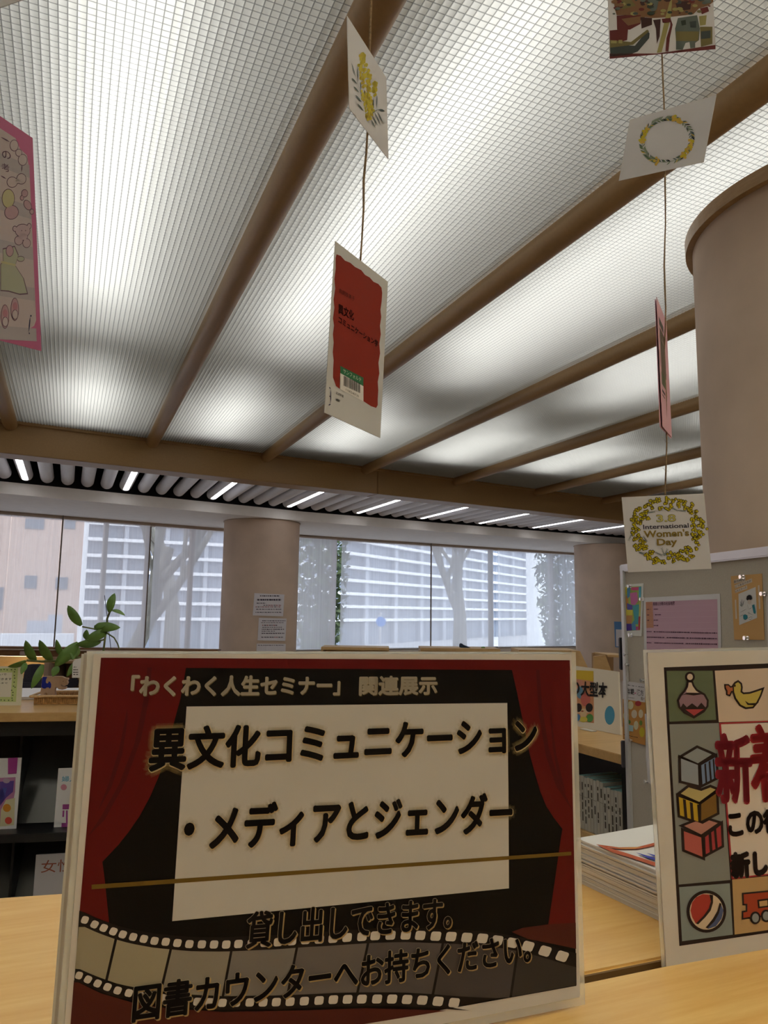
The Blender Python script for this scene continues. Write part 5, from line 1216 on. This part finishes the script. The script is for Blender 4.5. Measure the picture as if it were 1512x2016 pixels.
mb = MB(); P = [f.w(f.px(*p_)) for p_ in ((1126, 1281.5), (1142, 1281.5), (1172, 1345), (1172, 1560), (1126, 1560))]; mb.prism(P, -f.n*.03, OCHB); mb.build('side_panel', t, .002)
mb = MB(); P = [f.w(f.px(*p_), -.04) for p_ in ((1173, 1293), (1196, 1290), (1210, 1330), (1210, 1560), (1170, 1560))]; mb.prism(P, -f.n*.03, OCHB); mb.build('side_panel', t, .002)
mb = MB(); P = [f.w(f.px(*p_), -.35) for p_ in ((1196, 1291), (1240, 1292), (1240, 1560), (1200, 1560))]; mb.prism(P, -f.n*.03, wood('desk_dark', (.36, .22, .11), (.42, .26, .13), 8)); mb.build('back_panel', t, .002)
mb = MB(); P = [f.w(f.px(*p_), -.02) for p_ in ((1196, 1289), (1242, 1291), (1242, 1296), (1198, 1294))]; mb.prism(P, -f.n*.3, OCHB); mb.build('top', t, .002)

# ---- notices on the middle column, blue notice on the far column
def cyl(px, py, c, r):
    d = ray(px, py); A_ = d[0]**2+d[1]**2; B_ = -2*(d[0]*c[0]+d[1]*c[1]); C_ = c[0]**2+c[1]**2-r*r; t_ = (-B_-math.sqrt(max(0, B_*B_-4*A_*C_)))/(2*A_); return C0+d*t_
def curved(mb, pts, c, r, m, n=6):
    TL, TR, BR, BL = map(np.array, pts)
    for i in range(n):
        f0, f1 = i/n, (i+1)/n; mb.face([cyl(*(TL+(TR-TL)*f), c, r) for f in (f0, f1)]+[cyl(*(BL+(BR-BL)*f), c, r) for f in (f1, f0)], m, True)
NP = mat('notice_paper', (.70, .68, .72), .6, .2); NT = ink('notice_text', .10, .09, .12); NTR = ink('notice_red', .35, .12, .14)
C7 = lambda x, y: (440+x/8.4, 1120+y/8.4)
def notice(name, lab, quad, rows, c=MIDC, r=MIDR, pm=NP):
    cp = cyl((quad[0][0]+quad[1][0])/2, quad[2][1], c, r); t = empty(name, cp, lab, 'notice')
    mb = MB(); curved(mb, quad, c, r+.010, pm); curved(mb, quad, c, r+.001, pm); mb.build('paper', t)
    mb = MB()
    for (x0, x1, y, th, red) in rows:
        x = x0
        while x < x1:
            l_ = rng.uniform(14, 40); e = min(x+l_, x1)
            curved(mb, [C7(x, y-th), C7(e, y-th+.05*(e-x)), C7(e, y+th+.05*(e-x)), C7(x, y+th)], c, r+.012, NTR if red and rng.random() < .5 else NT, 1); x = e+rng.uniform(4, 14)
    if rows: mb.build('lettering', t)
notice('column_notice', 'white notice on the middle column, topmost of three', [C7(510, 400), C7(1008, 425), C7(985, 785), C7(483, 770)], [(605, 925, 447, 9, 0), (558, 950, 510, 14, 0), (548, 700, 567, 7, 0), (660, 955, 602, 6, 1), (530, 950, 628, 6, 1), (540, 955, 668, 6, 0), (530, 960, 718, 6, 0)])
notice('column_notice', 'white notice on the middle column, in the middle of three', [C7(585, 808), C7(1045, 822), C7(1022, 1192), C7(562, 1182)], [(640, 1025, 858, 6, 0), (620, 1000, 888, 4, 0), (640, 900, 932, 7, 1), (640, 965, 965, 5, 0), (635, 1000, 998, 7, 0), (630, 850, 1028, 5, 0), (630, 1005, 1065, 7, 0), (625, 985, 1130, 7, 1)])
notice('column_notice', 'white notice on the middle column, lowest of three behind the sign', [C7(548, 1235), C7(1030, 1240), C7(1020, 1600), C7(535, 1590)], [(570, 1000, 1262, 5, 0)])
BN = mat('notice_blue', (.10, .24, .50), .5, .3)
Z1 = lambda x, y: (1180+x/4.554, 1060+y/4.554)
cp = cyl(1214, 1275, THC, .6); t = empty('column_notice', cp, 'blue and white notice on the far column beside the grey notice board', 'notice')
mb = MB(); curved(mb, [Z1(132, 745), Z1(200, 747), Z1(205, 980), Z1(142, 975)], THC, .608, BN); mb.build('paper', t)
mb = MB(); curved(mb, [Z1(148, 815), Z1(200, 817), Z1(205, 970), Z1(150, 968)], THC, .612, NP, 2); mb.build('inner_print', t)

# ---- grey notice board
ZT = 1.292
bl_, br_ = onz(1227, 1112, ZT), onz(1512, 1076.5, ZT); ub = _n(br_-bl_); BF = Fr(bl_, ub, UP)
BOARD = mat('board_felt', (.52, .48, .42), .95, .05, noise=(400, .06, (1, 1, 1)))
BW = BF.px(1512, 1200)[0]+.06; print('BW', BW)
board = empty('notice_board', BF.w((BW/2, FLOOR-ZT)), 'grey felt partition notice board with aluminium frame and pinned flyers', 'notice board')
slab(BF, .012, BW, FLOOR-ZT+.12, -.02, .03, BOARD, 'felt_panel', board)
mb = MB(); mb.box(BF.w((BW/2, -.010), -.012), BF.u*(BW/2+.01), BF.n*.020, UP*.0105, ALU); mb.build('top_rail', board, .003)
mb = MB(); mb.box(BF.w((.0025, (FLOOR-ZT)/2), -.012), BF.u*.011, BF.n*.020, UP*((ZT-FLOOR)/2), mat('alu_light', (.68, .69, .72), .4, .5, metal=.3)); mb.build('side_rail', board, .003)
mb = MB(); mb.box(BF.w((-.019, (FLOOR-ZT)/2-.01), -.018), BF.u*.0085, BF.n*.014, UP*((ZT-FLOOR)/2-.01), mat('rail_grey', (.33, .34, .40), .5, .4)); mb.build('hinge_rail', board, .002)
p_ = BF.px(1222, 1255); pq = BF.px(1222, 1318)
mb = MB(); mb.box(BF.w((-.021, (p_[1]+pq[1])/2), .001), BF.u*.006, BF.n*.008, UP*(p_[1]-pq[1])/2, DARKP); mb.build('hinge', board, .002)
p_ = BF.px(1228, 1456); pq = BF.px(1228, 1508)
mb = MB(); mb.box(BF.w((-.012, (p_[1]+pq[1])/2), .010), BF.u*.005, BF.n*.006, UP*(p_[1]-pq[1])/2, mat('latch_grey', (.07, .07, .09), .5, .3)); mb.build('hinge', board, .002)
for u_ in (.03, BW-.03):
    mb = MB(); mb.box(BF.w((u_, FLOOR-ZT+.02), -.015), BF.u*.02, BF.n*.22, UP*.018, ALU); mb.build('foot', board, .003)
    mb = MB(); mb.box(BF.w((u_, FLOOR-ZT+.08), -.015), BF.u*.012, BF.n*.012, UP*.05, ALU); mb.build('post', board, .002)
def flyer(name, lab, quad, m, cat='flyer', lift=.0015):
    f = Fr(BF.o+BF.n*lift, BF.u, BF.v); P = [f.px(*p) for p in quad]; t = empty(name, f.w((P[3]+P[2])/2), lab, cat)
    mb = MB(); mb.prism([f.w(p) for p in P], -f.n*.0007, m); mb.build('sheet', t); return t, f
def pin(px, py, lab):
    c = BF.w(BF.px(px, py), .0018); t = empty('push_pin', c, lab, 'push pin', 'clear push pins on the grey notice board'); mb = MB()
    for r0, r1, z0, z1 in ((.0045, .0045, 0, .0015), (.0022, .0025, .0015, .008), (.005, .0045, .008, .010)):
        mb.tube([c+BF.n*z0, c+BF.n*z1], [r0, r1], CLEAR, 10)
    mb.build('pin_head', t)
kb = .0003
t, f = flyer('colour_flyer', 'white-edged flyer with a bright multicolour collage at the top left corner of the notice board', [Z1(203, 417), Z1(395, 402), Z1(378, 877), Z1(210, 868)], mat('flyer_white', (.74, .76, .74), .5, .3))
mb = MB()
for P, c in (([(222, 436), (378, 428), (365, 822), (236, 832)], (.36, .50, .12)), ([(222, 440), (250, 438), (246, 500), (224, 500)], (.65, .55, .05)), ([(250, 440), (280, 438), (275, 520), (252, 540)], (.08, .28, .50)), ([(285, 440), (355, 436), (352, 465), (290, 466)], (.65, .10, .25)), ([(275, 490), (340, 480), (350, 560), (320, 600), (285, 590)], (.60, .18, .40)), ([(355, 436), (378, 430), (374, 540), (355, 540)], (.10, .42, .60)), ([(235, 520), (262, 510), (262, 620), (238, 630)], (.60, .30, .08)),
             ([(250, 580), (300, 600), (300, 640), (252, 640)], (.10, .10, .40)), ([(300, 600), (360, 590), (350, 770), (320, 770)], (.08, .38, .45)), ([(232, 630), (300, 625), (298, 690), (236, 690)], (.70, .62, .08)), ([(240, 690), (300, 690), (290, 770), (245, 760)], (.55, .28, .10)), ([(360, 560), (374, 560), (370, 700), (356, 700)], (.62, .60, .20)), ([(236, 765), (290, 765), (295, 825), (238, 828)], (.08, .04, .32)), ([(290, 770), (322, 720), (330, 822), (298, 824)], (.10, .30, .55)), ([(330, 790), (350, 790), (348, 822), (330, 822)], (.60, .10, .35)), ([(350, 700), (370, 690), (366, 822), (352, 822)], (.55, .08, .08))):
    poly(mb, f, [Z1(*p) for p in P], ink('col%03d%03d%03d' % tuple(int(v*100) for v in c), *c), kb*(1 if c == (.36, .50, .12) else 2+rng.random()))
mb.build('collage_print', t); pin(1180+290/4.554, 1060+430/4.554, 'clear push pin at the top of the multicolour flyer'); pin(1180+297/4.554, 1060+868/4.554, 'clear push pin at the foot of the multicolour flyer')
t, f = flyer('pink_notice', 'white-framed lilac notice with an orange column, in the middle of the notice board', [Z1(395, 532), Z1(1080, 495), Z1(1100, 1300), Z1(405, 1330)], mat('notice_frame', (.66, .66, .68), .35, .4))
mb = MB(); LIL = ink('lilac', .62, .40, .52)
poly(mb, f, [Z1(418, 570), Z1(1058, 545), Z1(1070, 1250), Z1(430, 1280)], LIL, kb)
poly(mb, f, [Z1(418, 570), Z1(478, 567), Z1(488, 800), Z1(424, 803)], ink('peach', .60, .30, .20), kb*2); mb.build('notice_ground', t)
mb = MB(); DKN = ink('plum_text', .10, .04, .08)
text(mb, f, '格差と分断の社会地図', Z1(485, 602), Z1(678, 598), Z1(485, 570), DKN, kb*3, .012)
for x0, x1, y in ((490, 530, 635), (490, 555, 685), (490, 535, 733), (490, 530, 782), (428, 460, 637), (428, 450, 687), (430, 450, 735)): dashes(mb, f, Z1(x0, y), Z1(x1, y-1), .0028, DKN, kb*3, 4, .9)
for y in (835, 885, 935): dashes(mb, f, Z1(428, y), Z1(1060, y+14), .0030, DKN, kb*3, 45, .92)
mb.build('lettering', t)
mb = MB()
for y in (605, 655, 710, 760, 815, 862, 912): poly(mb, f, [Z1(425, y), Z1(1062, y-10), Z1(1062, y-8), Z1(425, y+2)], ink('lilac_line', .68, .50, .60), kb*2)
mb.build('ruled_lines', t)
pin(1180+398/4.554, 1060+545/4.554, 'clear push pin at the top left of the lilac notice')
t, f = flyer('orange_flyer', 'orange book flyer with a drawing of a dark-haired person resting at a table', [Z1(1178, 338), Z1(1457, 315), Z1(1480, 910), Z1(1210, 908)], mat('flyer_orange', (.62, .36, .12), .5, .3))
mb = MB(); WHT = ink('flyer_w', .66, .66, .66)
poly(mb, f, [Z1(1248, 498), Z1(1402, 435), Z1(1415, 712), Z1(1255, 778)], WHT, kb)
for P in ([(1205, 372), (1310, 345), (1312, 382), (1210, 408)], [(1212, 420), (1368, 358), (1372, 392), (1220, 448)], [(1215, 462), (1325, 420), (1328, 452), (1218, 490)], [(1422, 422), (1436, 418), (1446, 630), (1432, 634)], [(1215, 552), (1228, 548), (1236, 720), (1222, 722)]): poly(mb, f, [Z1(*p) for p in P], ink('flyer_lab', .66, .58, .48), kb)
poly(mb, f, [Z1(*p) for p in ((1320, 545), (1325, 518), (1345, 506), (1366, 514), (1372, 540), (1362, 552), (1345, 548), (1330, 556))], INKBK, kb*3)
poly(mb, f, [Z1(*p) for p in ((1328, 552), (1345, 546), (1366, 550), (1368, 580), (1350, 592), (1332, 582))], ink('skin_pale', .62, .56, .52), kb*2.5)
poly(mb, f, [Z1(*p) for p in ((1370, 600), (1392, 590), (1405, 660), (1400, 678), (1385, 670))], ink('teal', .03, .22, .28), kb*2)
poly(mb, f, [Z1(*p) for p in ((1290, 690), (1308, 680), (1330, 690), (1332, 715), (1310, 732), (1294, 722))], ink('teal', .03, .22, .28), kb*2)
for p, q in (((1265, 560), (1280, 615)), ((1280, 540), (1280, 615)), ((1300, 550), (1284, 615)), ((1292, 580), (1284, 610)), ((1262, 590), (1278, 612))): leafp(mb, f, Z1(*p), Z1(*q), .0009, ink('plantdk', .05, .07, .08), kb*2)
for p, q in (((1260, 668), (1330, 628)), ((1330, 592), (1340, 640)), ((1340, 640), (1375, 615)), ((1345, 650), (1345, 690)), ((1260, 700), (1300, 680)), ((1370, 590), (1400, 640)), ((1340, 712), (1372, 700)), ((1372, 700), (1368, 724)), ((1340, 712), (1345, 728)), ((1345, 728), (1368, 724)), ((1325, 660), (1385, 690))): leafp(mb, f, Z1(*p), Z1(*q), .0003, INKBK, kb*3)
mb.build('flyer_picture', t)
mb = MB()
text(mb, f, 'あの時も', Z1(1210, 402), Z1(1306, 378), Z1(1208, 378), INKBK, kb*3); text(mb, f, 'こうあるべきが', Z1(1224, 442), Z1(1366, 388), Z1(1218, 424), INKBK, kb*3); text(mb, f, 'しんどかった', Z1(1222, 484), Z1(1326, 446), Z1(1218, 465), INKBK, kb*3)
mb.build('lettering', t)
pin(1180+1303/4.554, 1060+345/4.554, 'clear push pin at the top of the orange flyer'); pin(1180+1340/4.554, 1060+893/4.554, 'clear push pin at the foot of the orange flyer')
t, f = flyer('white_flyer', 'pale flyer at the right edge of the photo, pinned beside the orange flyer', [Z1(1495, 500), Z1(1640, 492), Z1(1640, 998), Z1(1510, 990)], mat('flyer_pale', (.62, .60, .64), .5, .3)); pin(1180+1492/4.554, 1060+497/4.554, 'clear push pin between the orange and the pale flyer')
t, f = flyer('herb_flyer', 'orange and white health flyer with round food pictures, low on the notice board', [G3(408, 308), G3(582, 332), G3(580, 800), G3(410, 752)], mat('flyer_herb', (.56, .26, .05), .5, .3), lift=.004)
mb = MB(); poly(mb, f, [G3(408, 308), G3(582, 332), G3(580, 474), G3(410, 448)], ink('herb_white', .66, .64, .66), kb)
for (x, y, rx, ry, c) in ((470, 495, 22, 32, (.66, .62, .40)), (436, 575, 22, 34, (.66, .62, .40)), (498, 562, 22, 32, (.64, .56, .42)), (548, 560, 18, 32, (.66, .58, .40)), (512, 648, 18, 34, (.66, .62, .42)), (556, 700, 20, 38, (.62, .52, .04)), (527, 482, 24, 20, (.45, .05, .05)), (455, 622, 16, 16, (.10, .22, .05)), (548, 630, 12, 20, (.16, .26, .05)), (430, 495, 14, 26, (.20, .22, .05))):
    poly(mb, f, [G3(x+rx*math.cos(q), y+ry*math.sin(q)) for q in np.linspace(0, 6.28, 18, endpoint=False)], ink('fd%02d%02d%02d' % (c[0]*99, c[1]*99, c[2]*99), *c), kb*(1.5+rng.random()))
poly(mb, f, [G3(*p) for p in ((435, 640), (492, 650), (490, 695), (436, 688))], ink('pale_cyan', .40, .58, .60), kb*3)
poly(mb, f, [G3(427+14*math.cos(q), 328+20*math.sin(q)) for q in np.linspace(0, 6.28, 14, endpoint=False)], ink('hot_pink', .62, .08, .28), kb*2)
mb.build('food_pictures', t)
mb = MB(); text(mb, f, '更年期', G3(418, 408), G3(497, 418), G3(418, 362), INKBK, kb*3, .01); text(mb, f, '漢方', G3(520, 420), G3(570, 425), G3(520, 376), INKBK, kb*3, .01); text(mb, f, '×', G3(500, 410), G3(514, 412), G3(500, 396), ink('hot_pink', .62, .08, .28), kb*3); dashes(mb, f, G3(448, 342), G3(572, 360), .002, INKBK, kb*2, 10); dashes(mb, f, G3(425, 432), G3(500, 442), .0014, INKBK, kb*2, 12); dashes(mb, f, G3(418, 718), G3(530, 742), .002, INKBK, kb*2, 12); mb.build('lettering', t)
for (x, y, lb) in ((490, 762, 'clear push pin at the foot of the health flyer'), (445, 110, 'spare clear push pin in the board frame, above the health flyer'), (458, 188, 'spare clear push pin just below another, above the health flyer'), (572, 306, 'clear push pin at the top corner of the health flyer'), (583, 445, 'clear push pin beside the health flyer\'s title')):
    q = G3(x, y); pin(q[0], q[1], lb)
# paper hanging from the board beside the toy sign
fw = Fr(BF.o+BF.n*.010, BF.u, BF.v)
mb = MB(); P = [fw.px(*G3(*p)) for p in ((575, 560), (608, 560), (640, 1080), (618, 1095), (600, 1075), (585, 900), (583, 700))]; mb.prism([fw.w(p) for p in P], -fw.n*.001, mat('hanging_white', (.70, .68, .72), .5, .3)); tag(mb.build('hanging_paper'), 'narrow white sheet hanging down the board behind the toy-bordered sign', 'paper')
q = G3(602, 1075); pin(q[0], q[1], 'clear push pin at the foot of the narrow white sheet')

# ---- low shelf behind the board at right
ZS = .71
a2, b2 = onz(1138, 1464, ZS), onz(1224, 1486.5, ZS); us = _n(b2-a2); ns = np.array([-us[1], us[0], 0])
if ns@a2 < 0: ns = -ns
def S(u, n, z): return a2+us*u+ns*n+np.array([0, 0, z-ZS])
def sbox(mb, u0, u1, n0, n1, z0, z1, m): mb.box(S((u0+u1)/2, (n0+n1)/2, (z0+z1)/2), us*(u1-u0)/2, ns*(n1-n0)/2, (0, 0, (z1-z0)/2), m)
LSE = (onpl(1236, 1500, a2, ns)-a2)@us; print('LSE', LSE)
low = empty('low_shelf', S(.1, .2, FLOOR), 'low black shelf with an oak top holding white-spined books, left of the notice board', 'shelf')
mb = MB(); sbox(mb, -1.0, LSE, 0, .42, ZS-.03, ZS, OAK2); mb.build('top_board', low, .002)
pf, nf = S(0, .02, 0), ns
zbt = onpl(1185, 1648, pf, nf)[2]; ztp = onpl(1142, 1527, pf, nf)[2]
mb = MB(); sbox(mb, -1.0, LSE, .01, .38, zbt-.025, zbt-.002, OCHB); mb.build('shelf_board', low, .002)
mb = MB(); sbox(mb, -1.0, LSE, .38, .40, FLOOR, ZS-.03, BLACKM); mb.build('back_panel', low)
for u_ in (-1.0, LSE-.03): 
    mb = MB(); sbox(mb, u_, u_+.03, .0, .38, FLOOR, ZS-.03, BLACKM); mb.build('side_panel', low)
mb = MB(); sbox(mb, -1.0, LSE, .03, .38, FLOOR+.02, FLOOR+.05, BLACKM); mb.build('shelf_board', low)
print('low shelf', a2, b2, zbt, ztp)
SPN = [mat('spine_%d' % k, c, .6, .2) for k, c in enumerate(((.52, .49, .43), (.47, .45, .40), (.50, .49, .45)))]; PAGE = mat('teal_top', (.18, .34, .34), .7, .1)
u_ = ((onpl(1139, 1600, pf, nf)-a2)@us); uend = ((onpl(1231, 1600, pf, nf)-a2)@us); pxw = ((onpl(1161, 1600, pf, nf)-a2)@us)-((onpl(1154, 1600, pf, nf)-a2)@us)
k = 0
while u_ < uend:
    wd = pxw*(.86 if k < 7 else .95); hh = (ztp-zbt)*(1 if k < 8 else .93)+.002*math.sin(k*2.3)
    t = empty('book', S(u_+wd/2, .02, zbt), 'white-spined book with vertical lettering, %s from the curtain sign on the low shelf' % ORD[min(k, 14)], 'book', 'white-spined books on the low shelf')
    mb = MB(); sbox(mb, u_, u_+wd*.93, .02, .17, zbt, zbt+hh, SPN[k % 3]); mb.build('cover', t, .001)
    mb = MB(); sbox(mb, u_+wd*.06, u_+wd*.87, .023, .168, zbt+hh-.0005, zbt+hh+.0006, PAGE); mb.build('pages', t)
    mb = MB(); zc = zbt+hh-.02
    while zc > zbt+.04:
        ln_ = rng.uniform(.008, .03)
        if rng.random() < .8: sbox(mb, u_+wd*.32, u_+wd*.62, .0192, .02, zc-ln_, zc, ink('spine_text', .09, .08, .07))
        zc -= ln_+rng.uniform(.003, .012)
    sbox(mb, u_+wd*.02, u_+wd*.9, .0193, .02, zbt+hh*.62, zbt+hh*.63, ink('spine_band', .30, .28, .24)); mb.build('spine_lettering', t)
    u_ += wd; k += 1
# picture-book stand on top: 大型本
qb = onz(1222, 1446, ZS)
nb_ = min((qb-a2)@ns, .36); fb = Fr(S(0, nb_, ZS), us, _n(UP+ns*.10))
# follow the photo: sign is a leaning board facing the room
bl3, br3 = onz(1137, 1430, ZS), onz(1222, 1448, ZS); fb = Fr(bl3, _n(br3-bl3), _n(UP+ns*.12))
t = empty('picture_book', (bl3+br3)/2, 'large cream picture-book board lettered for big books, standing on the low shelf', 'sign')
mb = MB(); Q = [fb.px(*p) for p in ((1122, 1309), (1217, 1323), (1222, 1448), (1122, 1427))]; mb.prism([fb.w(p) for p in Q], -fb.n*.006, mat('cream_board', (.74, .68, .58), .5, .3)); mb.build('board', t)
mb = MB(); B1 = lambda x, y: (1100+x/3.67, 1080+y/3.67)
poly(mb, fb, [B1(120, 878), B1(250, 885), B1(255, 1262), B1(120, 1240)], ink('bk_orange', .62, .30, .16), k3)
poly(mb, fb, [B1(120, 878), B1(250, 885), B1(250, 960), B1(120, 940)], ink('bk_yellow', .66, .46, .05), k3*2)
for (x, y, rx, ry, c) in ((150, 1000, 40, 50, (.62, .28, .20)), (155, 1040, 25, 45, (.14, .28, .42)), (195, 1090, 35, 50, (.50, .14, .12)), (145, 1150, 24, 32, (.03, .025, .025)), (147, 1165, 18, 24, (.66, .48, .34)), (180, 1190, 24, 34, (.66, .50, .30)), (222, 1150, 26, 32, (.03, .025, .025)), (212, 1165, 20, 24, (.66, .48, .36)), (180, 1235, 30, 20, (.6, .5, .1)), (225, 1225, 26, 30, (.10, .28, .08)), (140, 1220, 18, 26, (.10, .25, .45)), (172, 1175, 10, 5, (.3, .08, .05))):
    poly(mb, fb, [B1(x+rx*math.cos(q), y+ry*math.sin(q)) for q in np.linspace(0, 6.28, 16, endpoint=False)], ink('bb%02d%02d%02d' % (c[0]*99, c[1]*99, c[2]*99), *c), k3*(3+rng.random()*2))
poly(mb, fb, [B1(368+36*math.cos(q), 1207+68*math.sin(q)) for q in np.linspace(0, 6.28, 24, endpoint=False)], ink('blue_dot', .07, .28, .46), k3)
mb.build('cover_picture', t)
mb = MB(); text(mb, fb, '大型本', B1(163, 1062), B1(350, 1078), B1(163, 962), INKBK, k3*7, .03); text(mb, fb, 'の', B1(85, 1050), B1(148, 1058), B1(85, 960), INKBK, k3*7, .03); mb.build('lettering', t)
mb = MB(); c = onz(1158, 1437, ZS+.002); mb.box(c, us*.035, ns*.012, UP*.0015, mat('tray_white', (.75, .72, .68), .4, .4)); tag(mb.build('paper_tray', bevel=.001), 'small white tray in front of the picture-book board', 'tray')
